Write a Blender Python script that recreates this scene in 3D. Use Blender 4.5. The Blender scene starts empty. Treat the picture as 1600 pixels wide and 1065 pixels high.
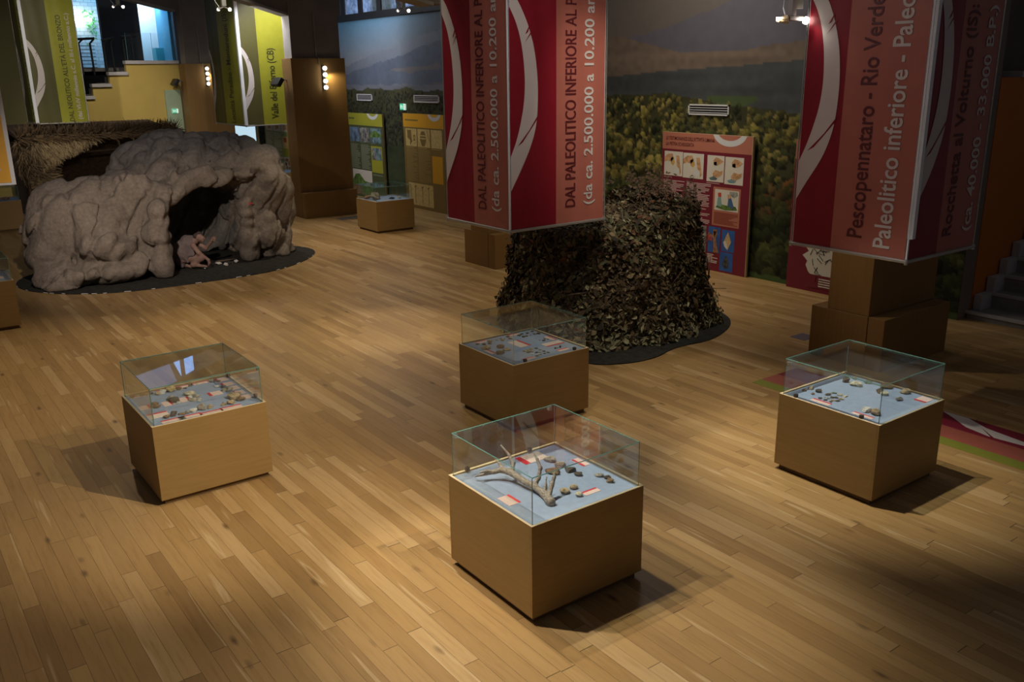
import bpy, math, random
import numpy as np
from mathutils import Vector, Matrix
D_ = bpy.data
scene = bpy.context.scene
COL = scene.collection
random.seed(7)
rng = np.random.default_rng(11)

# ------------------------------------------------------------------ camera
PITCH, ROLL, YAW, CAMH, FPX = 0.29002618, -0.01412862, 0.63, 3.1847449, 1401.327
_fw = Vector((0, math.cos(PITCH), -math.sin(PITCH))); _rt = Vector((1, 0, 0)); _up = _rt.cross(_fw)
_c, _s = math.cos(ROLL), math.sin(ROLL)
cr = _c * _rt + _s * _up; cu = -_s * _rt + _c * _up
Rz = Matrix.Rotation(-YAW, 3, 'Z')
cr, cu, cf = Rz @ cr, Rz @ cu, Rz @ _fw
cam = D_.cameras.new('camera'); camo = D_.objects.new('camera', cam); COL.objects.link(camo)
camo.matrix_world = Matrix(((cr.x, cu.x, -cf.x, 0), (cr.y, cu.y, -cf.y, 0), (cr.z, cu.z, -cf.z, CAMH), (0, 0, 0, 1)))
cam.sensor_width = 36.0; cam.lens = FPX / 1600 * 36.0; cam.clip_start = .05; cam.clip_end = 200
scene.camera = camo

# ------------------------------------------------------------------ world, exposure, lights
w = D_.worlds.new('world'); scene.world = w; w.use_nodes = True
w.node_tree.nodes['Background'].inputs[0].default_value = (.75, .72, .76, 1)
w.node_tree.nodes['Background'].inputs[1].default_value = 0.06
vs = scene.view_settings; vs.view_transform = 'Standard'; vs.look = 'None'; vs.exposure = 0.0; vs.gamma = 1.0
vs.use_curve_mapping = False

def spot(loc, target, power, cone=50, blend=.6, color=(1, .86, .66), size=.06):
    l = D_.lights.new('spot_light', 'SPOT'); l.energy = power; l.spot_size = math.radians(cone); l.spot_blend = blend
    l.color = color; l.shadow_soft_size = size
    o = D_.objects.new('spot_light', l); COL.objects.link(o); o.location = loc
    o.rotation_euler = (Vector(target) - Vector(loc)).to_track_quat('-Z', 'Y').to_euler()
    return o
def area(loc, target, power, sx, sy, color=(1, 1, 1)):
    l = D_.lights.new('area_light', 'AREA'); l.energy = power; l.shape = 'RECTANGLE'; l.size = sx; l.size_y = sy; l.color = color
    o = D_.objects.new('area_light', l); COL.objects.link(o); o.location = loc
    o.rotation_euler = (Vector(target) - Vector(loc)).to_track_quat('-Z', 'Y').to_euler()
    return o
WARM = (1, .84, .62)
COOL = (.86, .93, 1)
# gallery spots above the frame: (position, aim, power, cone, blend, colour)
SP = [((3.3, 5.0, 5.4), (4.75, 6.4, .3), 240, 24, 1, (1, .9, .72)),
 ((6.3, 7.8, 5.2), (8.8, 5.8, .9), 190, 34, 1, (1, .88, .66)),
 ((1.3, 5.6, 5.5), (3.05, 4.05, .4), 900, 33, .7, (1, .91, .76)),
 ((4.2, 2.4, 4.9), (2.2, 6.7, .3), 1250, 38, .8, (1, .87, .66)),
 ((2.6, 5.9, 5.7), (1.5, 5.0, 0), 360, 56, 1, WARM),
 ((5.1, 5.0, 5.5), (6.2, 4.0, .5), 980, 36, .9, (1, .94, .78)),
 ((7.6, 5.4, 5.6), (5.7, 4.7, 0), 240, 36, 1, (1, .9, .7)),
 ((3.2, 5.9, 5.6), (2.8, 3.3, 0), 560, 44, 1, (1, .9, .68)),
 ((5.2, 9.4, 5.8), (5.0, 8.4, .2), 420, 40, 1, (1, .9, .72)),
 ((4.9, 11.0, 5.8), (5.35, 10.1, 0), 460, 26, .8, (1, .9, .72)),
 ((7.4, 6.9, 5.8), (6.3, 5.9, 0), 520, 40, 1, (1, .9, .68)),
 ((1.9, 10.6, 3.4), (3.9, 16.2, .7), 760, 54, 1, (1, .87, .74)),
 ((2.2, 11.6, 5.6), (1.9, 10.6, 0), 520, 80, 1, (1, .84, .60)),
 ((4.6, 12.2, 5.4), (4.9, 11.2, 0), 480, 74, 1, (1, .86, .62)),
 ((7.3, 14.6, 5.2), (7.4, 14.9, 0), 420, 74, 1, (1, .85, .62)),
 ((7.2, 18.6, 4.9), (7.9, 17.2, 0), 300, 70, 1, (1, .88, .68)),
 ((9.9, 10.6, 5.2), (10.0, 9.8, 0), 260, 70, 1, (1, .9, .68)),
 ((4.2, 4.4, 5.8), (6.2, 8.0, 2.8), 250, 40, 1, (1, .9, .82)),
 ((3.4, 6.4, 5.2), (7.1, 4.7, 3.0), 100, 40, 1, (1, .85, .8)),
 ((5.4, 5.9, 5.6), (7.9, 8.2, .5), 460, 38, 1, (1, .92, .75)),
 ((6.2, 17.4, 5.4), (7.7, 22.4, 3.4), 200, 36, 1, (1, .92, .75)),
 ((2.6, 19.0, 5.4), (4.4, 24.5, 3.2), 620, 52, 1, (1, .93, .8)),
 ((2.4, 20.4, 5.4), (4.2, 23.6, 1.4), 330, 36, 1, (1, .86, .68)),
 ((5.6, 24.0, 5.8), (6.6, 27.7, 2.2), 420, 60, 1, (1, .9, .7))]
area((9.3, 9.8, 5.6), (11.4, 10.0, 1.9), 78, .25, 4.0, (1, .90, .74))  # two unseen wall washers, added to light the mural evenly
area((9.4, 20.6, 5.6), (11.4, 20.8, 2.0), 150, .25, 5.0, (.95, .95, 1))
for s_ in SP: spot(*s_)
# ------------------------------------------------------------------ helpers
def tag(o, label=None, cat=None, group=None, kind=None):
    if label: o['label'] = label
    if cat: o['category'] = cat
    if group: o['group'] = group
    if kind: o['kind'] = kind
    return o
def empty(name, loc=(0, 0, 0), label=None, cat=None, group=None, kind=None):
    o = D_.objects.new(name, None); COL.objects.link(o); o.location = loc; o.empty_display_size = .1
    return tag(o, label, cat, group, kind)
class MB:
    """collects faces, builds ONE mesh object"""
    def __init__(s): s.v = []; s.f = []; s.m = []
    def add(s, vs_, fs, mi=0):
        b = len(s.v); s.v += [tuple(map(float, q)) for q in vs_]; s.f += [tuple(b + i for i in f) for f in fs]; s.m += [mi] * len(fs); return s
    def box(s, x0, x1, y0, y1, z0, z1, mi=0):
        return s.add([(x0, y0, z0), (x1, y0, z0), (x1, y1, z0), (x0, y1, z0), (x0, y0, z1), (x1, y0, z1), (x1, y1, z1), (x0, y1, z1)],
                     [(0, 3, 2, 1), (4, 5, 6, 7), (0, 1, 5, 4), (1, 2, 6, 5), (2, 3, 7, 6), (3, 0, 4, 7)], mi)
    def prism(s, pts, axis, a, b, mi=0):
        """polygon pts in the two other axes, extruded along axis from a to b"""
        n = len(pts)
        def P(q, t):
            if axis == 'y': return (q[0], t, q[1])
            if axis == 'x': return (t, q[0], q[1])
            return (q[0], q[1], t)
        vs_ = [P(q, a) for q in pts] + [P(q, b) for q in pts]
        fs = [tuple(range(n)), tuple(range(2 * n - 1, n - 1, -1))] + [(i, (i + 1) % n, n + (i + 1) % n, n + i) for i in range(n)]
        return s.add(vs_, fs, mi)
    def tube(s, pts, rad, n=8, mi=0, cap=True):
        pts = [Vector(q) for q in pts]; R = rad if isinstance(rad, (list, tuple)) else [rad] * len(pts)
        vs_ = []; prev = None
        for i, q in enumerate(pts):
            t = (pts[min(i + 1, len(pts) - 1)] - pts[max(i - 1, 0)]).normalized()
            a = (prev - t * prev.dot(t)) if prev else (Vector((0, 0, 1)) if abs(t.z) < .9 else Vector((1, 0, 0))); a = (a - t * a.dot(t)).normalized(); prev = a
            b_ = t.cross(a)
            vs_ += [q + (a * math.cos(2 * math.pi * k / n) + b_ * math.sin(2 * math.pi * k / n)) * R[i] for k in range(n)]
        fs = [(i * n + k, i * n + (k + 1) % n, (i + 1) * n + (k + 1) % n, (i + 1) * n + k) for i in range(len(pts) - 1) for k in range(n)]
        if cap: fs += [tuple(range(n - 1, -1, -1)), tuple((len(pts) - 1) * n + k for k in range(n))]
        return s.add(vs_, fs, mi)
    def build(s, name, mats, parent=None, smooth=False, origin=None):
        me = D_.meshes.new(name)
        off = Vector(origin) if origin else Vector((0, 0, 0))
        me.from_pydata([tuple(Vector(q) - off) for q in s.v], [], s.f)
        if not isinstance(mats, (list, tuple)): mats = [mats]
        for m in mats: me.materials.append(m)
        me.polygons.foreach_set('material_index', s.m)
        if smooth: me.polygons.foreach_set('use_smooth', [True] * len(s.f))
        me.update()
        return link(name, me, parent, off)
def link(name, me, parent=None, loc=(0, 0, 0)):
    o = D_.objects.new(name, me); COL.objects.link(o); o.location = loc
    if parent:
        o.parent = parent; o.location = Vector(loc) - abspos(parent)
    return o
def abspos(o):
    p = Vector(o.location)
    while o.parent: o = o.parent; p = p + Vector(o.location)
    return p
def bevel(o, wd=.004, seg=2):
    m = o.modifiers.new('bevel', 'BEVEL'); m.width = wd; m.segments = seg; m.limit_method = 'ANGLE'; return o

# ------------------------------------------------------------------ materials
def new_mat(name):
    m = D_.materials.new(name); m.use_nodes = True; nt = m.node_tree
    return m, nt, nt.nodes['Principled BSDF']
def N(nt, t, **k):
    n = nt.nodes.new(t)
    for a, b in k.items(): setattr(n, a, b)
    return n
def math_n(nt, op, a, b=None, c=None):
    n = N(nt, 'ShaderNodeMath', operation=op)
    for i, x in enumerate((a, b, c)):
        if x is None: continue
        if isinstance(x, (int, float)): n.inputs[i].default_value = x
        else: nt.links.new(x, n.inputs[i])
    return n.outputs[0]
def ramp(nt, fac, stops):
    r = N(nt, 'ShaderNodeValToRGB'); e = r.color_ramp.elements
    while len(e) < len(stops): e.new(.5)
    for el, (p_, c_) in zip(e, stops): el.position = p_; el.color = (*c_, 1)
    nt.links.new(fac, r.inputs[0]); return r.outputs[0]
def mix(nt, fac, a, b, mode='MIX'):
    n = N(nt, 'ShaderNodeMix', data_type='RGBA', blend_type=mode)
    for i, x in ((0, fac), (6, a), (7, b)):
        if isinstance(x, (int, float)): n.inputs[i].default_value = x
        elif isinstance(x, tuple): n.inputs[i].default_value = (*x, 1)
        else: nt.links.new(x, n.inputs[i])
    return n.outputs[2]
def coords(nt, scale=(1, 1, 1), kind='Object'):
    c = N(nt, 'ShaderNodeTexCoord'); mp = N(nt, 'ShaderNodeMapping'); mp.inputs['Scale'].default_value = scale
    nt.links.new(c.outputs[kind], mp.inputs[0]); return mp.outputs[0]
def noise(nt, vec, scale=5, detail=4, rough=.5):
    n = N(nt, 'ShaderNodeTexNoise'); n.inputs['Scale'].default_value = scale; n.inputs['Detail'].default_value = detail
    n.inputs['Roughness'].default_value = rough
    if vec is not None: nt.links.new(vec, n.inputs['Vector'])
    return n.outputs['Fac']
def bump(nt, bs, h, dist=.01, strength=.5):
    b = N(nt, 'ShaderNodeBump'); b.inputs['Distance'].default_value = dist; b.inputs['Strength'].default_value = strength
    nt.links.new(h, b.inputs['Height']); nt.links.new(b.outputs[0], bs.inputs['Normal'])
def plain(name, col, rough=.6, metal=0, var=.0, vscale=8, spec=None, emit=None, estr=0):
    m, nt, bs = new_mat(name)
    bs.inputs['Roughness'].default_value = rough; bs.inputs['Metallic'].default_value = metal
    if spec is not None: bs.inputs['Specular IOR Level'].default_value = spec
    f = noise(nt, coords(nt), vscale, 5)
    c = ramp(nt, f, [(.3, tuple(x * (1 - var) for x in col)), (.7, tuple(min(1, x * (1 + var)) for x in col))])
    nt.links.new(c, bs.inputs['Base Color'])
    if emit: bs.inputs['Emission Color'].default_value = (*emit, 1); bs.inputs['Emission Strength'].default_value = estr
    return m
def grainwood(name, ca, cb, sc=(3, 40, 3), rough=.5):
    m, nt, bs = new_mat(name)
    v = coords(nt, sc); f = noise(nt, v, 1.5, 6, .6); f2 = noise(nt, coords(nt, (1, 1, 1)), 1.3, 2)
    c = ramp(nt, f, [(.25, ca), (.75, cb)]); c = mix(nt, .25, c, ramp(nt, f2, [(.3, ca), (.7, cb)]))
    nt.links.new(c, bs.inputs['Base Color']); bs.inputs['Roughness'].default_value = rough
    bs.inputs['Specular IOR Level'].default_value = .3
    return m
def floor_mat():
    m, nt, bs = new_mat('oak_plank_floor')
    tc = N(nt, 'ShaderNodeTexCoord'); sp = N(nt, 'ShaderNodeSeparateXYZ'); nt.links.new(tc.outputs['Object'], sp.inputs[0])
    X, Y = sp.outputs[0], sp.outputs[1]
    PW = .100
    xr = math_n(nt, 'DIVIDE', X, PW); row = math_n(nt, 'FLOOR', xr); xf = math_n(nt, 'FRACT', xr)
    wn = N(nt, 'ShaderNodeTexWhiteNoise', noise_dimensions='1D'); nt.links.new(row, wn.inputs['W'])
    wn2 = N(nt, 'ShaderNodeTexWhiteNoise', noise_dimensions='1D'); nt.links.new(math_n(nt, 'ADD', row, 91.7), wn2.inputs['W'])
    ln = math_n(nt, 'MULTIPLY_ADD', wn2.outputs[0], .8, 1.0)
    yr = math_n(nt, 'DIVIDE', math_n(nt, 'MULTIPLY_ADD', wn.outputs[0], 7.3, Y), ln)
    pl = math_n(nt, 'FLOOR', yr); yf = math_n(nt, 'FRACT', yr)
    cb = N(nt, 'ShaderNodeCombineXYZ'); nt.links.new(row, cb.inputs[0]); nt.links.new(pl, cb.inputs[1])
    w3 = N(nt, 'ShaderNodeTexWhiteNoise', noise_dimensions='2D'); nt.links.new(cb.outputs[0], w3.inputs['Vector'])
    pc = ramp(nt, w3.outputs['Value'], [(0, (.290, .168, .062)), (.15, (.350, .208, .080)), (.5, (.392, .238, .092)), (.85, (.432, .268, .108)), (1, (.50, .33, .155))])
    # grain per plank
    off = N(nt, 'ShaderNodeCombineXYZ'); nt.links.new(math_n(nt, 'MULTIPLY', w3.outputs['Value'], 37.), off.inputs[2]); nt.links.new(math_n(nt, 'MULTIPLY', X, 26.), off.inputs[0]); nt.links.new(math_n(nt, 'MULTIPLY', Y, 1.7), off.inputs[1])
    g = noise(nt, off.outputs[0], 1.4, 8, .72)
    gc = ramp(nt, g, [(.28, (.74, .68, .62)), (.5, (1, 1, 1)), (.75, (1.08, 1.08, 1.06))])
    c = mix(nt, .8, pc, gc, 'MULTIPLY')
    # pale sapwood streaks
    s = N(nt, 'ShaderNodeCombineXYZ'); nt.links.new(math_n(nt, 'MULTIPLY', X, 15.), s.inputs[0]); nt.links.new(math_n(nt, 'MULTIPLY', Y, .9), s.inputs[1]); nt.links.new(math_n(nt, 'MULTIPLY', w3.outputs['Value'], 51.), s.inputs[2])
    sn = noise(nt, s.outputs[0], 1.0, 2, .4)
    c = mix(nt, ramp(nt, sn, [(.66, (0, 0, 0)), (.71, (.5, .5, .5)), (.76, (0, 0, 0))]), c, (.66, .50, .29))
    # knots
    k = N(nt, 'ShaderNodeCombineXYZ'); nt.links.new(math_n(nt, 'MULTIPLY', X, 10.), k.inputs[0]); nt.links.new(math_n(nt, 'MULTIPLY', Y, 3.4), k.inputs[1])
    vo = N(nt, 'ShaderNodeTexVoronoi'); vo.inputs['Scale'].default_value = .62; nt.links.new(k.outputs[0], vo.inputs['Vector'])
    vsep = N(nt, 'ShaderNodeSeparateColor'); nt.links.new(vo.outputs['Color'], vsep.inputs[0])
    kd = math_n(nt, 'MULTIPLY', math_n(nt, 'LESS_THAN', vsep.outputs[0], .38), ramp(nt, math_n(nt, 'ADD', vo.outputs['Distance'], math_n(nt, 'MULTIPLY', g, .12)), [(.09, (1, 1, 1)), (.22, (0, 0, 0))]))
    c = mix(nt, math_n(nt, 'MULTIPLY', kd, .8), c, (.085, .045, .022))
    # joints
    ex = math_n(nt, 'MINIMUM', xf, math_n(nt, 'SUBTRACT', 1, xf)); jx = math_n(nt, 'LESS_THAN', ex, .010)
    ey = math_n(nt, 'MINIMUM', yf, math_n(nt, 'SUBTRACT', 1, yf)); jy = math_n(nt, 'LESS_THAN', ey, .0016)
    j = math_n(nt, 'MAXIMUM', jx, jy)
    c = mix(nt, math_n(nt, 'MULTIPLY', j, .85), c, (.06, .035, .02))
    nt.links.new(c, bs.inputs['Base Color'])
    bs.inputs['Roughness'].default_value = .36; bs.inputs['Specular IOR Level'].default_value = .5
    bump(nt, bs, math_n(nt, 'SUBTRACT', math_n(nt, 'MULTIPLY', g, .3), j), .0015, .5)
    return m
def vcol_mat(name, rough=.8, bscale=None, bdist=.01, attr='Col', spec=.3, nscale=6, var=.3):
    m, nt, bs = new_mat(name)
    a = N(nt, 'ShaderNodeAttribute', attribute_name=attr)
    f = noise(nt, coords(nt), nscale, 6, .6)
    c = mix(nt, 1.0, a.outputs['Color'], ramp(nt, f, [(.25, (1 - var,) * 3), (.75, (1 + var,) * 3)]), 'MULTIPLY')
    nt.links.new(c, bs.inputs['Base Color']); bs.inputs['Roughness'].default_value = rough; bs.inputs['Specular IOR Level'].default_value = spec
    if bscale: bump(nt, bs, noise(nt, coords(nt), bscale, 8, .65), bdist, .7)
    return m
def glass_mat(name, tint=(.975, .99, .985), edge=False):
    m = D_.materials.new(name); m.use_nodes = True; nt = m.node_tree; nt.nodes.clear()
    out = N(nt, 'ShaderNodeOutputMaterial'); tr = N(nt, 'ShaderNodeBsdfTransparent'); tr.inputs[0].default_value = (*tint, 1)
    gl = N(nt, 'ShaderNodeBsdfGlossy'); gl.inputs['Roughness'].default_value = .01; gl.inputs[0].default_value = (.95, 1, 1, 1)
    mx = N(nt, 'ShaderNodeMixShader')
    if edge:
        df = N(nt, 'ShaderNodeBsdfDiffuse'); df.inputs[0].default_value = (.16, .42, .36, 1); df2 = N(nt, 'ShaderNodeMixShader'); df2.inputs[0].default_value = .35
        nt.links.new(df.outputs[0], df2.inputs[1]); nt.links.new(gl.outputs[0], df2.inputs[2]); mx.inputs[0].default_value = .75
        nt.links.new(tr.outputs[0], mx.inputs[1]); nt.links.new(df2.outputs[0], mx.inputs[2])
    else:
        lw = N(nt, 'ShaderNodeLayerWeight'); lw.inputs[0].default_value = .5
        # facing output runs 0 (head on) to 1 (grazing); Schlick: .04 + .96 x^5
        fr = math_n(nt, 'MULTIPLY_ADD', math_n(nt, 'POWER', lw.outputs['Facing'], 4.0), .90, .04)
        nt.links.new(fr, mx.inputs[0]); nt.links.new(tr.outputs[0], mx.inputs[1]); nt.links.new(gl.outputs[0], mx.inputs[2])
    nt.links.new(mx.outputs[0], out.inputs[0]); return m
M = {}
M['floor'] = floor_mat()
M['veneer'] = grainwood('beech_veneer', (.30, .182, .062), (.37, .235, .09), (2, 2, 30), .5)
M['rim'] = grainwood('pale_plywood_edge', (.62, .49, .29), (.72, .58, .37), (8, 8, 8), .5)
M['felt'] = plain('blue_grey_felt', (.29, .37, .53), .95, var=.06, vscale=30)
M['clip'] = plain('bronze_clip', (.10, .085, .08), .35, .7)
M['steel'] = plain('brushed_steel', (.6, .6, .6), .3, .9)
M['glass'] = glass_mat('clear_glass'); M['gedge'] = glass_mat('green_glass_edge', edge=True)
M['colwood'] = grainwood('column_veneer', (.215, .118, .038), (.28, .158, .055), (30, 30, 1.5), .5)
M['concrete'] = plain('painted_concrete', (.19, .155, .13), .9, var=.1, vscale=3)
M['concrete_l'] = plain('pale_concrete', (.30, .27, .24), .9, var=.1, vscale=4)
M['white'] = plain('white_plastic', (.72, .73, .76), .5, var=.02)
M['alu'] = plain('aluminium_rail', (.42, .40, .38), .4, .6)
M['black'] = plain('black_metal', (.012, .012, .014), .45, .2)
M['red'] = plain('burgundy_fabric', (.215, .006, .016), .38, var=.03, spec=.4)
M['salmon'] = plain('salmon_fabric', (.38, .118, .088), .42, var=.03, spec=.4)
M['darkred'] = plain('dark_burgundy_print', (.095, .010, .014), .45, var=.0)
M['pale'] = plain('pale_print', (.56, .50, .48), .5, var=.02)
M['back'] = plain('white_banner_back', (.8, .82, .88), .6, var=.02)
M['olive'] = plain('olive_fabric', (.085, .078, .022), .45, var=.05)
M['lime'] = plain('lime_fabric', (.29, .285, .022), .45, var=.05)
M['darkolive'] = plain('dark_olive_print', (.045, .045, .012), .5)
M['orangefab'] = plain('orange_fabric', (.80, .40, .015), .5, var=.05)
M['yellow_wall'] = plain('ochre_wall_paint', (.50, .36, .10), .85, var=.05, vscale=2)
M['olive_wall'] = plain('olive_wall_paint', (.17, .15, .06), .85, var=.08, vscale=1)
M['orange_wall'] = plain('orange_wall_paint', (.50, .15, .012), .8, var=.04, vscale=2)
M['coping'] = plain('grey_stone_coping', (.42, .40, .42), .7, var=.08)
M['step'] = plain('grey_stone_step', (.22, .21, .20), .6, var=.12)
M['mintpaint'] = plain('mint_door_paint', (.33, .42, .30), .6, var=.03)
M['charcoal'] = plain('charcoal_mat', (.036, .034, .031), 1.0, var=.3, vscale=14, spec=.08)
M['matflake'] = plain('worn_white_edge', (.55, .53, .5), .9, var=.1)
M['thatch'] = plain('straw_thatch', (.24, .175, .095), .95, var=.45, vscale=18)
M['thatchdark'] = plain('dark_brushwood', (.075, .045, .025), .95, var=.4, vscale=18)
M['twig'] = plain('brown_twig', (.13, .09, .055), .9, var=.3)
M['paper'] = plain('cream_print', (.74, .70, .62), .8, var=.02)
M['bluep'] = plain('blue_photo_ground', (.03, .12, .42), .6, var=.25, vscale=5)
M['pink'] = plain('pink_card', (.84, .60, .56), .7, var=.03)
M['pinkwhite'] = plain('pale_pink_card', (.84, .66, .60), .7, var=.03)
M['cardred'] = plain('red_card_stripe', (.62, .03, .05), .6, var=.02)
M['skin'] = plain('painted_skin', (.25, .145, .115), .7, var=.2, vscale=12)
M['cloak'] = plain('grey_pink_hide', (.155, .115, .112), .9, var=.25, vscale=10)
M['hair'] = plain('dark_hair', (.05, .035, .03), .9, var=.3, vscale=30)
M['lampon'] = plain('lit_lamp', (1, 1, 1), .5, emit=(1, .93, .8), estr=14)
M['bulb'] = plain('lit_bulb', (1, 1, 1), .5, emit=(1, .95, .75), estr=5)
M['green_sign'] = plain('green_exit_sign', (.02, .4, .22), .5, emit=(.05, .75, .42), estr=.45)
M['sign_white'] = plain('sign_white', (.8, .8, .8), .5, emit=(.7, 1, .85), estr=.5)

# ------------------------------------------------------------------ text
def text_mesh(body, prefix=None, off_=.012):
    """outline of the words as a flat mesh; returns verts (cap height 1, x from 0), faces and width of prefix"""
    def mk(t):
        c = D_.curves.new('t', 'FONT'); c.body = t; c.size = 1.0; c.resolution_u = 3; c.offset = off_
        o = D_.objects.new('t', c); COL.objects.link(o)
        dg = bpy.context.evaluated_depsgraph_get(); dg.update()
        me = D_.meshes.new_from_object(o.evaluated_get(dg)); vs_ = [tuple(v.co) for v in me.vertices]; fs = [tuple(p_.vertices) for p_ in me.polygons]
        D_.objects.remove(o); D_.curves.remove(c); D_.meshes.remove(me); return vs_, fs
    v, f = mk(body); vc, _ = mk('H'); cap = max(q[1] for q in vc)
    pv, _ = mk(prefix or body)
    wd = max(q[0] for q in pv); x0 = min(q[0] for q in v)
    return [((q[0] - x0) / wd, q[1] / cap) for q in v], f

# ------------------------------------------------------------------ numpy SDF -> mesh
def vnoise(P_, seed=0):
    r = np.random.default_rng(seed); G = r.random((64, 64, 64)).astype(np.float32)
    i = np.floor(P_).astype(int); f = (P_ - i).astype(np.float32); f = f * f * (3 - 2 * f); i %= 64; j = (i + 1) % 64
    x, y, z = i[..., 0], i[..., 1], i[..., 2]; X, Y, Z = j[..., 0], j[..., 1], j[..., 2]; a, b, c = f[..., 0], f[..., 1], f[..., 2]
    L = lambda p_, q, t: p_ + (q - p_) * t
    return L(L(L(G[x, y, z], G[X, y, z], a), L(G[x, Y, z], G[X, Y, z], a), b), L(L(G[x, y, Z], G[X, y, Z], a), L(G[x, Y, Z], G[X, Y, Z], a), b), c) * 2 - 1
def cells(Q, seed, n, lo, hi):
    """F2 - F1 of n random feature points"""
    r = np.random.default_rng(seed); pts = r.uniform(lo, hi, (n, 3)); out = np.zeros((len(Q), 2))
    for k in range(0, len(Q), 40000):
        q = Q[k:k + 40000]; d = np.sqrt(((q[:, None, :] - pts[None]) ** 2).sum(-1)); d.partition(1, axis=1); out[k:k + 40000] = d[:, :2]
    return out
def grid(lo, hi, h):
    ax = [np.arange(lo[k], hi[k] + h, h) for k in range(3)]
    return np.stack(np.meshgrid(*ax, indexing='ij'), -1)
def smin(a, b, k):
    h = np.clip(.5 + .5 * (b - a) / k, 0, 1); return b + (a - b) * h - k * h * (1 - h)
def ell(P_, c, r):
    q = (P_ - np.array(c)) / np.array(r); n = np.linalg.norm(q, axis=-1); g = np.linalg.norm(q / np.array(r), axis=-1)
    return n * (n - 1) / np.maximum(g, 1e-6)
def caps(P_, a, b, ra, rb):
    a = np.array(a); b = np.array(b); d = b - a; t = np.clip(((P_ - a) @ d) / max(d @ d, 1e-9), 0, 1)
    return np.linalg.norm(P_ - a - t[..., None] * d, axis=-1) - (ra + (rb - ra) * t)
def surface(S, lo, h):
    """surface nets"""
    S = np.asarray(S, dtype=np.float64); ins = S < 0
    nx, ny, nz = S.shape
    c = [ins[dx:nx - 1 + dx, dy:ny - 1 + dy, dz:nz - 1 + dz] for dx in (0, 1) for dy in (0, 1) for dz in (0, 1)]
    cnt = sum(q.astype(int) for q in c); act = (cnt > 0) & (cnt < 8)
    idx = -np.ones(act.shape, int); idx[act] = np.arange(act.sum())
    I = np.argwhere(act); acc = np.zeros((len(I), 3)); n = np.zeros(len(I))
    offs = [(dx, dy, dz) for dx in (0, 1) for dy in (0, 1) for dz in (0, 1)]
    for p_ in range(8):
        for q in range(p_ + 1, 8):
            a, b = offs[p_], offs[q]
            if sum(abs(a[k] - b[k]) for k in range(3)) != 1: continue
            sa = S[I[:, 0] + a[0], I[:, 1] + a[1], I[:, 2] + a[2]]; sb = S[I[:, 0] + b[0], I[:, 1] + b[1], I[:, 2] + b[2]]
            m = (sa < 0) != (sb < 0); t = np.where(m, sa / np.where(m, sa - sb, 1), 0)
            acc += np.where(m[:, None], np.array(a) + t[:, None] * (np.array(b) - np.array(a)), 0); n += m
    V = (I + acc / n[:, None]) * h + np.array(lo)
    F = []
    for ax in range(3):
        u_, v_ = [(1, 2), (2, 0), (0, 1)][ax]
        sl = [slice(None)] * 3; sl[ax] = slice(0, -1); sh = [slice(None)] * 3; sh[ax] = slice(1, None)
        A = ins[tuple(sl)]; B = ins[tuple(sh)]; E = np.argwhere(A != B)
        E = E[(E[:, u_] > 0) & (E[:, v_] > 0) & (E[:, u_] < S.shape[u_] - 1) & (E[:, v_] < S.shape[v_] - 1)]
        def g(du, dv):
            Q = E.copy(); Q[:, u_] -= du; Q[:, v_] -= dv; return idx[Q[:, 0], Q[:, 1], Q[:, 2]]
        q = np.stack([g(1, 1), g(0, 1), g(0, 0), g(1, 0)], 1); inside = A[E[:, 0], E[:, 1], E[:, 2]]
        q[~inside] = q[~inside][:, ::-1]; F.append(q)
    return V, np.concatenate(F)
def np_obj(name, V, F, mat, parent=None, smooth=True, colors=None, origin=None):
    me = D_.meshes.new(name); off = Vector(origin) if origin is not None else Vector((0, 0, 0))
    V = np.asarray(V, dtype=np.float32) - np.array(off, dtype=np.float32)
    k = F.shape[1]
    me.vertices.add(len(V)); me.vertices.foreach_set('co', V.ravel())
    me.loops.add(F.size); me.loops.foreach_set('vertex_index', F.ravel().astype(np.int32))
    me.polygons.add(len(F)); me.polygons.foreach_set('loop_start', np.arange(0, F.size, k, dtype=np.int32))
    me.polygons.foreach_set('use_smooth', np.full(len(F), smooth)); me.update(calc_edges=True)
    if colors is not None:
        a = me.color_attributes.new('Col', 'FLOAT_COLOR', 'POINT'); a.data.foreach_set('color', np.c_[colors, np.ones(len(V))].astype(np.float32).ravel())
    me.materials.append(mat); me.validate()
    return link(name, me, parent, off)
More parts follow.
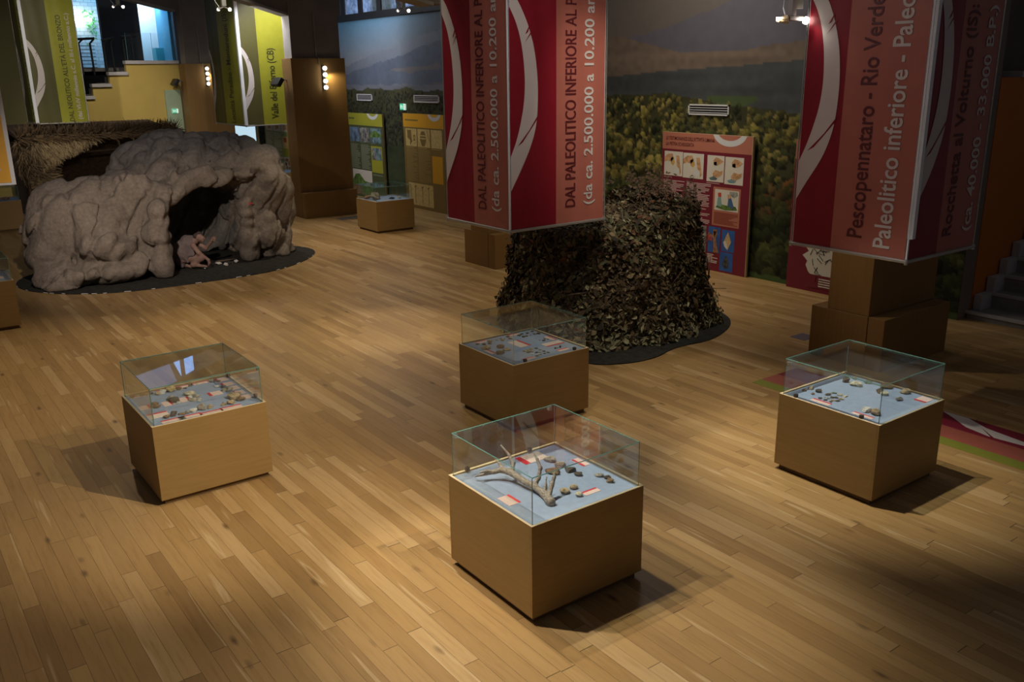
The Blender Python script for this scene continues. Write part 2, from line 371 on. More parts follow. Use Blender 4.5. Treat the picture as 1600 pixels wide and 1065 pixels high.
STONES={'A': [(1.58, 7.53, 0.044, 0.021, (0.25, 0.11, 0.07), 'reddish brown stone at the left end of the back row in the left glass case', None), (1.62, 7.54, 0.04, 0.015, (0.4, 0.37, 0.3), 'pale grey stone second from the left in the back row in the left glass case', None), (1.66, 7.53, 0.055, 0.024, (0.22, 0.15, 0.09), 'tan brown stone, middle of the left back row in the left glass case', None), (1.69, 7.52, 0.035, 0.018, (0.42, 0.33, 0.21), 'small tan stone right of the brown one, back row in the left glass case', None), (1.73, 7.52, 0.04, 0.019, (0.1, 0.085, 0.07), 'dark grey stone behind the front glass edge in the left glass case', None), (1.77, 7.47, 0.046, 0.031, (0.42, 0.33, 0.21), 'mottled tan stone touching the white one near the back in the left glass case', None), (1.81, 7.48, 0.067, 0.035, (0.72, 0.7, 0.64), 'chunky white stone beside the big yellowish core in the left glass case', None), (1.88, 7.49, 0.094, 0.053, (0.48, 0.38, 0.2), 'largest yellowish round stone near the back edge in the left glass case', None), (1.92, 7.554, 0.038, 0.019, (0.42, 0.33, 0.21), 'small tan stone tucked behind the big yellowish one in the left glass case', None), (1.95, 7.49, 0.05, 0.028, (0.22, 0.15, 0.09), 'dark brown pointed flint right of the yellowish stone in the left glass case', None), (2.0, 7.49, 0.036, 0.008, (0.1, 0.085, 0.07), 'thin dark splinter between two pointed flints in the left glass case', None), (2.05, 7.52, 0.033, 0.021, (0.22, 0.15, 0.09), 'small dark brown point near the back cards in the left glass case', None), (2.12, 7.53, 0.033, 0.011, (0.62, 0.54, 0.4), 'cream chip below the back middle card in the left glass case', None), (2.17, 7.53, 0.022, 0.01, (0.62, 0.54, 0.4), 'tiny cream chip right of the other cream chip in the left glass case', None), (2.24, 7.52, 0.055, 0.026, (0.3, 0.28, 0.24), 'grey stone at the back right in the left glass case', None), (2.29, 7.5, 0.057, 0.01, (0.3, 0.28, 0.24), 'long flat grey stone at the back right in the left glass case', None), (2.23, 7.36, 0.051, 0.014, (0.72, 0.7, 0.64), 'white shard lying alone at the right in the left glass case', None), (2.27, 7.31, 0.051, 0.028, (0.3, 0.28, 0.24), 'grey brown stone beside the right column of cards in the left glass case', None), (2.27, 7.21, 0.09, 0.029, (0.4, 0.37, 0.3), 'grey white slab beside the right column of cards in the left glass case', None), (2.27, 7.11, 0.04, 0.015, (0.26, 0.32, 0.26), 'small dark green stone at the right in the left glass case', None), (2.22, 7.08, 0.03, 0.008, (0.72, 0.7, 0.64), 'tiny white flake near the big tan stone in the left glass case', None), (2.25, 6.99, 0.114, 0.045, (0.42, 0.33, 0.21), 'large tan stone at the right edge in the left glass case', None), (2.27, 6.91, 0.087, 0.034, (0.22, 0.15, 0.09), 'brown grey stone against the large tan stone in the left glass case', None), (2.18, 6.87, 0.065, 0.038, (0.42, 0.33, 0.21), 'round tan stone in the front row at the right in the left glass case', None), (2.12, 6.87, 0.048, 0.027, (0.42, 0.33, 0.21), 'small tan stone left of the round one, front right in the left glass case', None), (1.98, 7.3, 0.103, 0.032, (0.62, 0.54, 0.4), 'beige flat slab in the middle of the deck in the left glass case', None), (1.96, 7.24, 0.053, 0.018, (0.72, 0.7, 0.64), 'whitish chip just below the beige slab in the left glass case', None), (2.01, 7.21, 0.054, 0.025, (0.4, 0.37, 0.3), 'grey tan flake right of the beige slab in the left glass case', None), (1.96, 7.15, 0.078, 0.023, (0.4, 0.37, 0.3), 'pale flat flake in the middle cluster in the left glass case', None), (2.01, 7.14, 0.042, 0.012, (0.62, 0.54, 0.4), 'light narrow flake at the right of the middle cluster in the left glass case', None), (1.99, 7.09, 0.033, 0.011, (0.72, 0.7, 0.64), 'small white flake at the bottom of the middle cluster in the left glass case', None), (1.82, 7.28, 0.068, 0.04, (0.3, 0.28, 0.24), 'grey brown lump behind the dark one in the left glass case', None), (1.83, 7.22, 0.085, 0.039, (0.1, 0.085, 0.07), 'dark brown lump left of the middle card in the left glass case', None), (1.85, 7.16, 0.047, 0.012, (0.72, 0.7, 0.64), 'flat white flake in front of the dark lump in the left glass case', None), (1.81, 7.15, 0.034, 0.008, (0.62, 0.54, 0.4), 'pale sliver in front of the dark lump in the left glass case', None), (1.68, 7.25, 0.072, 0.024, (0.22, 0.15, 0.09), 'upper brown flat stone behind the left corner in the left glass case', None), (1.67, 7.17, 0.077, 0.029, (0.22, 0.15, 0.09), 'lower brown flat stone behind the left corner in the left glass case', None), (1.95, 6.89, 0.073, 0.053, (0.3, 0.28, 0.24), 'tall pitted grey stone in the front row in the left glass case', None), (2.01, 6.87, 0.051, 0.036, (0.42, 0.33, 0.21), 'beige stone right of the pitted grey one in the left glass case', None), (1.88, 6.88, 0.064, 0.029, (0.72, 0.7, 0.64), 'white topped stone in the front row in the left glass case', None), (1.83, 6.88, 0.05, 0.025, (0.3, 0.28, 0.24), 'grey brown stone touching the white topped one in the left glass case', None), (1.79, 6.88, 0.063, 0.014, (0.22, 0.15, 0.09), 'flat brown grey stone in the front row in the left glass case', None), (1.73, 6.89, 0.055, 0.04, (0.1, 0.085, 0.07), 'dark brown lumpy stone in the front row in the left glass case', None), (1.67, 6.88, 0.05, 0.025, (0.22, 0.15, 0.09), 'low tan brown stone at the left of the front row in the left glass case', None)], 'B': [(3.52, 4.41, 0.09, 0.038, (0.4, 0.37, 0.3), 'grey tan hand axe behind the antler in the nearest glass case', None), (3.52, 4.3, 0.079, 0.033, (0.4, 0.37, 0.3), 'mottled beige stone in the back group in the nearest glass case', None), (3.42, 4.25, 0.104, 0.033, (0.22, 0.15, 0.09), 'broad brown grey stone behind the antler tine in the nearest glass case', None), (3.52, 4.19, 0.078, 0.033, (0.1, 0.085, 0.07), 'dark jagged stone right of centre in the nearest glass case', None), (3.52, 4.11, 0.054, 0.025, (0.1, 0.085, 0.07), 'small dark stone right of the jagged one in the nearest glass case', None), (3.62, 4.02, 0.065, 0.023, (0.3, 0.28, 0.24), 'tan grey stone, first of the three at the right in the nearest glass case', None), (3.64, 3.96, 0.05, 0.023, (0.1, 0.085, 0.07), 'dark grey stone, middle of the three at the right in the nearest glass case', None), (3.62, 3.91, 0.052, 0.025, (0.22, 0.15, 0.09), 'dark brown stone, nearest of the three at the right in the nearest glass case', None), (3.29, 3.97, 0.068, 0.031, (0.42, 0.33, 0.21), 'egg shaped tan pebble left of two others in the nearest glass case', None), (3.37, 3.98, 0.056, 0.03, (0.42, 0.33, 0.21), 'tan pebble behind the other two pebbles in the nearest glass case', None), (3.33, 3.88, 0.048, 0.029, (0.62, 0.54, 0.4), 'small cream pebble in front of the other two in the nearest glass case', None)], 'D': [(6.03, 4.2, 0.038, 0.023, (0.22, 0.15, 0.09), 'small round brown stone at the far left of the deck in the right glass case', None), (6.11, 4.19, 0.055, 0.03, (0.42, 0.33, 0.21), 'tan brown stone behind the three at the left in the right glass case', None), (6.1, 4.11, 0.055, 0.028, (0.1, 0.085, 0.07), 'dark mottled stone in the left group in the right glass case', None), (6.02, 4.11, 0.031, 0.016, (0.22, 0.15, 0.09), 'tiny brown stone in front of the left group in the right glass case', None), (6.61, 4.19, 0.04, 0.026, (0.26, 0.32, 0.26), 'small green grey stone at the back corner in the right glass case', None), (6.49, 4.12, 0.061, 0.041, (0.1, 0.085, 0.07), 'dark pointed stone near the back corner in the right glass case', None), (6.61, 4.12, 0.044, 0.026, (0.48, 0.38, 0.2), 'small yellowish stone behind the cream one in the right glass case', None), (6.48, 4.02, 0.103, 0.042, (0.62, 0.54, 0.4), 'cream pointed stone with a shiny top in the right glass case', None), (6.61, 3.99, 0.067, 0.029, (0.26, 0.32, 0.26), 'green grey stone near the back edge in the right glass case', None), (6.62, 3.83, 0.102, 0.048, (0.22, 0.15, 0.09), 'big brown stone behind the front glass corner in the right glass case', None), (6.47, 3.79, 0.063, 0.046, (0.1, 0.085, 0.07), 'upright dark stone behind the front glass corner in the right glass case', None), (6.45, 3.74, 0.069, 0.036, (0.62, 0.54, 0.4), 'cream stone beside the upright dark one in the right glass case', None), (6.62, 3.66, 0.084, 0.048, (0.42, 0.33, 0.21), 'pitted tan stone at the right in the right glass case', None), (6.43, 3.6, 0.064, 0.031, (0.3, 0.28, 0.24), 'dark grey stone at the right in the right glass case', None), (6.01, 3.62, 0.07, 0.039, (0.72, 0.7, 0.64), 'creamy white stone near the front card in the right glass case', None), (6.01, 3.54, 0.079, 0.056, (0.42, 0.33, 0.21), 'blocky tan stone beside the front glass corner in the right glass case', None), (6.17, 4.02, 0.053, 0.015, (0.26, 0.32, 0.26), 'greenish chip, ninth from the left in the cluster behind the left card, right case', 'small chips near the left card of the right case'), (6.1, 4.02, 0.047, 0.018, (0.1, 0.085, 0.07), 'dark chip, fifth from the left in the cluster behind the left card, right case', 'small chips near the left card of the right case'), (6.17, 3.96, 0.05, 0.016, (0.4, 0.37, 0.3), 'mottled chip, twelfth from the left in the cluster behind the left card, right case', 'small chips near the left card of the right case'), (6.17, 3.91, 0.047, 0.015, (0.62, 0.54, 0.4), 'cream chip, rightmost in the cluster behind the left card, right case', 'small chips near the left card of the right case'), (5.98, 4.01, 0.033, 0.013, (0.1, 0.085, 0.07), 'dark chip, leftmost in the cluster behind the left card, right case', 'small chips near the left card of the right case'), (6.03, 4.0, 0.019, 0.008, (0.42, 0.33, 0.21), 'tan chip, second from the left in the cluster behind the left card, right case', 'small chips near the left card of the right case'), (6.03, 3.97, 0.029, 0.013, (0.26, 0.32, 0.26), 'greenish chip, fourth from the left in the cluster behind the left card, right case', 'small chips near the left card of the right case'), (6.07, 3.96, 0.035, 0.013, (0.1, 0.085, 0.07), 'dark chip, seventh from the left in the cluster behind the left card, right case', 'small chips near the left card of the right case'), (6.09, 3.94, 0.039, 0.015, (0.1, 0.085, 0.07), 'dark chip, tenth from the left in the cluster behind the left card, right case', 'small chips near the left card of the right case'), (6.1, 3.9, 0.046, 0.013, (0.42, 0.33, 0.21), 'tan chip, thirteenth from the left in the cluster behind the left card, right case', 'small chips near the left card of the right case'), (5.98, 3.96, 0.033, 0.013, (0.1, 0.085, 0.07), 'dark chip, third from the left in the cluster behind the left card, right case', 'small chips near the left card of the right case'), (6.02, 3.92, 0.036, 0.013, (0.42, 0.33, 0.21), 'tan chip, eighth from the left in the cluster behind the left card, right case', 'small chips near the left card of the right case'), (5.98, 3.91, 0.031, 0.013, (0.22, 0.15, 0.09), 'brown chip, sixth from the left in the cluster behind the left card, right case', 'small chips near the left card of the right case'), (6.04, 3.89, 0.043, 0.01, (0.1, 0.085, 0.07), 'dark chip, eleventh from the left in the cluster behind the left card, right case', 'small chips near the left card of the right case')], 'C': [(4.66, 6.82, 0.095, 0.038, (0.42, 0.33, 0.21), 'largest tan stone at the left in the rear middle glass case', None), (4.72, 6.94, 0.039, 0.016, (0.1, 0.085, 0.07), 'small dark stone just behind the largest tan stone in the rear middle glass case', None), (4.68, 6.99, 0.042, 0.013, (0.1, 0.085, 0.07), 'flat dark stone at the left corner in the rear middle glass case', None), (4.83, 7.0, 0.058, 0.019, (0.42, 0.33, 0.21), 'tan stone near the left card in the rear middle glass case', None), (4.78, 6.93, 0.043, 0.022, (0.22, 0.15, 0.09), 'brown and white stone between two tan stones in the rear middle glass case', None), (4.79, 6.76, 0.078, 0.037, (0.22, 0.15, 0.09), 'dark brown lump left of the centre in the rear middle glass case', None), (4.79, 6.66, 0.081, 0.023, (0.42, 0.33, 0.21), 'flat tan flake beside the dark brown lump in the rear middle glass case', None), (4.67, 6.6, 0.086, 0.036, (0.16, 0.15, 0.09), 'dark olive flat stone at the front left in the rear middle glass case', None), (4.91, 6.99, 0.028, 0.012, (0.42, 0.33, 0.21), 'tan chip, leftmost in the loose back left row, rear middle case', 'chips along the back left of the rear middle case'), (4.97, 7.01, 0.021, 0.009, (0.22, 0.15, 0.09), 'brown chip, second from the left in the loose back left row, rear middle case', 'chips along the back left of the rear middle case'), (4.94, 6.94, 0.037, 0.022, (0.48, 0.38, 0.2), 'yellowish chip, third from the left in the loose back left row, rear middle case', 'chips along the back left of the rear middle case'), (5.06, 7.01, 0.043, 0.015, (0.22, 0.15, 0.09), 'brown chip, sixth from the left in the loose back left row, rear middle case', 'chips along the back left of the rear middle case'), (5.04, 6.94, 0.043, 0.016, (0.48, 0.38, 0.2), 'yellowish chip, rightmost in the loose back left row, rear middle case', 'chips along the back left of the rear middle case'), (4.99, 6.92, 0.014, 0.008, (0.42, 0.33, 0.21), 'tan chip, fifth from the left in the loose back left row, rear middle case', 'chips along the back left of the rear middle case'), (5.0, 6.98, 0.017, 0.008, (0.42, 0.33, 0.21), 'tan chip, fourth from the left in the loose back left row, rear middle case', 'chips along the back left of the rear middle case'), (5.18, 6.98, 0.043, 0.015, (0.16, 0.15, 0.09), 'olive chip, leftmost in the back corner rows, rear middle case', 'dark chips in the back corner of the rear middle case'), (5.23, 7.0, 0.034, 0.012, (0.1, 0.085, 0.07), 'dark chip, second from the left in the back corner rows, rear middle case', 'dark chips in the back corner of the rear middle case'), (5.29, 6.99, 0.033, 0.012, (0.1, 0.085, 0.07), 'dark chip, fifth from the left in the back corner rows, rear middle case', 'dark chips in the back corner of the rear middle case'), (5.37, 7.01, 0.041, 0.014, (0.16, 0.15, 0.09), 'olive chip, seventh from the left in the back corner rows, rear middle case', 'dark chips in the back corner of the rear middle case'), (5.18, 6.91, 0.038, 0.015, (0.1, 0.085, 0.07), 'dark chip, third from the left in the back corner rows, rear middle case', 'dark chips in the back corner of the rear middle case'), (5.22, 6.91, 0.036, 0.013, (0.22, 0.15, 0.09), 'brown chip, fourth from the left in the back corner rows, rear middle case', 'dark chips in the back corner of the rear middle case'), (5.33, 6.92, 0.04, 0.015, (0.3, 0.28, 0.24), 'grey chip, eighth from the left in the back corner rows, rear middle case', 'dark chips in the back corner of the rear middle case'), (5.37, 6.91, 0.048, 0.016, (0.1, 0.085, 0.07), 'dark chip, rightmost in the back corner rows, rear middle case', 'dark chips in the back corner of the rear middle case'), (5.27, 6.91, 0.014, 0.008, (0.22, 0.15, 0.09), 'brown chip, sixth from the left in the back corner rows, rear middle case', 'dark chips in the back corner of the rear middle case'), (5.24, 6.72, 0.022, 0.008, (0.42, 0.33, 0.21), 'tan speck, leftmost beside the upper right card, rear middle case', 'specks beside the upper right card'), (5.26, 6.68, 0.037, 0.013, (0.1, 0.085, 0.07), 'dark speck, second from the left beside the upper right card, rear middle case', 'specks beside the upper right card'), (5.31, 6.73, 0.024, 0.008, (0.22, 0.15, 0.09), 'brown speck, third from the left beside the upper right card, rear middle case', 'specks beside the upper right card'), (5.32, 6.69, 0.019, 0.008, (0.1, 0.085, 0.07), 'dark speck, rightmost beside the upper right card, rear middle case', 'specks beside the upper right card'), (5.18, 6.4, 0.025, 0.016, (0.1, 0.085, 0.07), 'dark bladelet, leftmost beside the lower right card, rear middle case', 'bladelets beside the lower right card'), (5.21, 6.4, 0.013, 0.009, (0.1, 0.085, 0.07), 'dark bladelet, second from the left beside the lower right card, rear middle case', 'bladelets beside the lower right card'), (5.24, 6.4, 0.022, 0.024, (0.1, 0.085, 0.07), 'dark bladelet, rightmost beside the lower right card, rear middle case', 'bladelets beside the lower right card'), (4.9, 6.52, 0.045, 0.015, (0.48, 0.38, 0.2), 'yellowish flake, leftmost in the front rows, rear middle case', 'flakes in the front rows of the rear middle case'), (4.94, 6.52, 0.034, 0.014, (0.48, 0.38, 0.2), 'yellowish flake, second from the left in the front rows, rear middle case', 'flakes in the front rows of the rear middle case'), (4.99, 6.53, 0.038, 0.014, (0.48, 0.38, 0.2), 'yellowish flake, fourth from the left in the front rows, rear middle case', 'flakes in the front rows of the rear middle case'), (4.9, 6.46, 0.04, 0.015, (0.22, 0.15, 0.09), 'brown flake, third from the left in the front rows, rear middle case', 'flakes in the front rows of the rear middle case'), (4.95, 6.47, 0.04, 0.013, (0.42, 0.33, 0.21), 'tan flake, fifth from the left in the front rows, rear middle case', 'flakes in the front rows of the rear middle case'), (4.9, 6.4, 0.04, 0.01, (0.72, 0.7, 0.64), 'white flake, sixth from the left in the front rows, rear middle case', 'flakes in the front rows of the rear middle case'), (5.04, 6.52, 0.036, 0.01, (0.1, 0.085, 0.07), 'dark flake, seventh from the left in the front rows, rear middle case', 'flakes in the front rows of the rear middle case'), (5.04, 6.46, 0.036, 0.01, (0.3, 0.28, 0.24), 'grey flake, eleventh from the left in the front rows, rear middle case', 'flakes in the front rows of the rear middle case'), (5.04, 6.4, 0.034, 0.011, (0.1, 0.085, 0.07), 'dark flake, fourteenth from the left in the front rows, rear middle case', 'flakes in the front rows of the rear middle case'), (5.05, 6.35, 0.036, 0.011, (0.16, 0.15, 0.09), 'olive flake, rightmost in the front rows, rear middle case', 'flakes in the front rows of the rear middle case'), (4.96, 6.41, 0.031, 0.013, (0.1, 0.085, 0.07), 'dark flake, eighth from the left in the front rows, rear middle case', 'flakes in the front rows of the rear middle case'), (4.99, 6.4, 0.036, 0.011, (0.3, 0.28, 0.24), 'grey flake, tenth from the left in the front rows, rear middle case', 'flakes in the front rows of the rear middle case'), (4.95, 6.34, 0.032, 0.011, (0.3, 0.28, 0.24), 'grey flake, twelfth from the left in the front rows, rear middle case', 'flakes in the front rows of the rear middle case'), (5.0, 6.34, 0.027, 0.01, (0.1, 0.085, 0.07), 'dark flake, thirteenth from the left in the front rows, rear middle case', 'flakes in the front rows of the rear middle case'), (4.9, 6.33, 0.041, 0.011, (0.1, 0.085, 0.07), 'dark flake, ninth from the left in the front rows, rear middle case', 'flakes in the front rows of the rear middle case')]}
CARDS={'A': [(1.66, 7.541, 0.17, 0.06, 'n', 'narrow pink caption card at the back left of the left glass case'), (1.597, 7.22, 0.09, 0.1, 'e', 'small pink caption card near the left edge of the left glass case'), (1.632, 6.98, 0.16, 0.12, 'n', 'large pale caption card at the left corner of the left glass case'), (1.86, 7.546, 0.17, 0.05, 'n', 'pink caption card behind the yellowish stone in the left glass case'), (2.0, 7.546, 0.17, 0.05, 'n', 'pink caption card behind the pointed flints in the left glass case'), (2.14, 7.546, 0.17, 0.05, 'n', 'pink caption card at the back middle of the left glass case'), (1.7, 6.8, 0.18, 0.065, 'n', 'leftmost pink caption card along the front edge of the left glass case'), (1.83, 6.8, 0.18, 0.065, 'n', 'second pink caption card from the left along the front edge of the left glass case'), (1.99, 6.78, 0.18, 0.065, 'n', 'third pink caption card from the left along the front edge of the left glass case'), (2.15, 6.79, 0.17, 0.065, 'n', 'rightmost pink caption card along the front edge of the left glass case'), (1.77, 7.2, 0.075, 0.12, 'e', 'white and red caption card left of the dark lump in the left glass case'), (1.91, 7.21, 0.075, 0.12, 'e', 'white and red caption card right of the dark lump in the left glass case'), (2.16, 7.2, 0.11, 0.1, 'w', 'lone pink caption card right of the middle in the left glass case'), (2.326, 7.52, 0.1, 0.1, 'w', 'farthest card of the right hand column in the left glass case'), (2.326, 7.37, 0.1, 0.1, 'w', 'second farthest card of the right hand column in the left glass case'), (2.331, 7.24, 0.09, 0.1, 'w', 'middle card of the right hand column in the left glass case'), (2.331, 7.1, 0.09, 0.1, 'w', 'second nearest card of the right hand column in the left glass case'), (2.331, 6.96, 0.09, 0.1, 'w', 'nearest card of the right hand column in the left glass case')], 'B': [(3.45, 4.52, 0.2, 0.13, 'w', 'large pink and white caption card at the back of the nearest glass case'), (3.669, 4.26, 0.06, 0.13, 'w', 'pink caption card at the right rear of the nearest glass case'), (3.43, 3.88, 0.12, 0.055, 'n', 'pink caption card beside the pebbles in the nearest glass case'), (2.95, 4.1, 0.09, 0.13, 'e', 'pink caption card at the left front of the nearest glass case')], 'C': [(4.76, 7.035, 0.13, 0.06, 'n', 'pink caption card at the left back of the rear middle glass case'), (5.15, 7.035, 0.13, 0.06, 'n', 'pink caption card at the far back of the rear middle glass case'), (5.01, 6.75, 0.13, 0.22, 'e', 'large two tone caption card in the middle of the rear middle glass case'), (5.366, 6.71, 0.06, 0.15, 'e', 'pink caption card at the right back of the rear middle glass case'), (5.27, 6.55, 0.22, 0.11, 's', 'large two tone caption card at the right of the rear middle glass case'), (5.22, 6.33, 0.13, 0.06, 'n', 'pink caption card at the right front of the rear middle glass case'), (4.79, 6.31, 0.13, 0.055, 'n', 'pink caption card at the front edge of the rear middle glass case'), (4.63, 6.71, 0.055, 0.14, 'e', 'pink caption card at the left front of the rear middle glass case')], 'D': [(5.92, 3.96, 0.06, 0.17, 'e', 'pink caption card at the left front of the right glass case'), (5.92, 3.59, 0.05, 0.17, 'e', 'pink caption card at the middle front of the right glass case'), (6.601, 3.49, 0.13, 0.1, 'w', 'pink caption card at the right corner of the right glass case')]}
ROCK=[(4.99, 17.0, 1.16, 1.47, 1.25, 1.07), (5.5, 16.8, 1.59, 0.92, 1.0, 0.6), (6.13, 16.5, 1.29, 0.6, 0.95, 0.68), (6.37, 16.6, 1.02, 0.39, 0.85, 0.86), (6.12, 16.2, 0.25, 0.41, 0.5, 0.62), (6.27, 16.1, 0.03, 0.26, 0.45, 0.36), (4.58, 16.7, 1.34, 0.86, 0.9, 0.72), (3.81, 16.3, 0.89, 0.9, 0.8, 0.79), (3.23, 16.2, 0.91, 0.9, 0.75, 0.75), (2.8, 16.3, 0.89, 0.68, 0.7, 0.63), (2.52, 16.3, 0.65, 0.39, 0.6, 0.5), (2.29, 16.1, 0.5, 0.23, 0.4, 0.27), (3.3, 15.8, 0.63, 0.71, 0.5, 0.65), (2.63, 15.7, 0.2, 0.53, 0.45, 0.24), (3.05, 15.4, 0.19, 0.75, 0.4, 0.2), (2.48, 15.5, 0.08, 0.39, 0.35, 0.12), (3.63, 15.5, 0.26, 0.49, 0.35, 0.27), (3.18, 15.4, 0.56, 0.43, 0.3, 0.27), (2.99, 15.85, 1.13, 0.44, 0.4, 0.35), (3.94, 15.7, 1.18, 0.21, 0.22, 0.43), (3.7, 15.75, 1.2, 0.16, 0.2, 0.51), (3.54, 15.75, 1.17, 0.14, 0.2, 0.53), (3.94, 17.0, 1.72, 0.28, 0.4, 0.16), (4.2, 16.9, 1.86, 0.43, 0.5, 0.25), (4.77, 16.9, 1.97, 0.65, 0.6, 0.28), (5.09, 15.75, 1.55, 0.36, 0.32, 0.19), (4.73, 15.7, 1.5, 0.41, 0.3, 0.17), (4.39, 15.6, 1.35, 0.29, 0.28, 0.17), (4.18, 15.55, 1.26, 0.21, 0.25, 0.19), (5.55, 15.75, 1.55, 0.23, 0.3, 0.14), (5.68, 15.85, 1.64, 0.26, 0.3, 0.16), (5.99, 15.9, 1.47, 0.29, 0.35, 0.3), (5.88, 15.85, 1.19, 0.26, 0.3, 0.23), (6.0, 15.85, 0.84, 0.23, 0.32, 0.35), (6.07, 15.85, 0.48, 0.29, 0.35, 0.35), (4.01, 15.3, 1.14, 0.19, 0.22, 0.15), (4.02, 15.3, 0.93, 0.14, 0.2, 0.14), (3.97, 15.25, 0.72, 0.17, 0.22, 0.17), (3.91, 15.35, 0.73, 0.17, 0.22, 0.23), (3.98, 15.25, 0.47, 0.16, 0.2, 0.17), (3.91, 15.2, 0.22, 0.18, 0.22, 0.27), (3.92, 15.4, 0.34, 0.23, 0.25, 0.32), (5.62, 15.75, 0.98, 0.13, 0.18, 0.14), (5.63, 15.7, 0.83, 0.13, 0.18, 0.1), (5.64, 15.7, 0.66, 0.13, 0.17, 0.09), (5.63, 15.7, 0.41, 0.16, 0.2, 0.23), (5.65, 15.75, 0.13, 0.17, 0.2, 0.18), (5.86, 15.9, 0.67, 0.2, 0.3, 0.47)]
# ================================================================== STRUCTURE
fl = MB().add([(-4, -3, 0), (14.5, -3, 0), (14.5, 34, 0), (-4, 34, 0)], [(0, 1, 2, 3)]).build('floor', M['floor']); tag(fl, kind='structure')

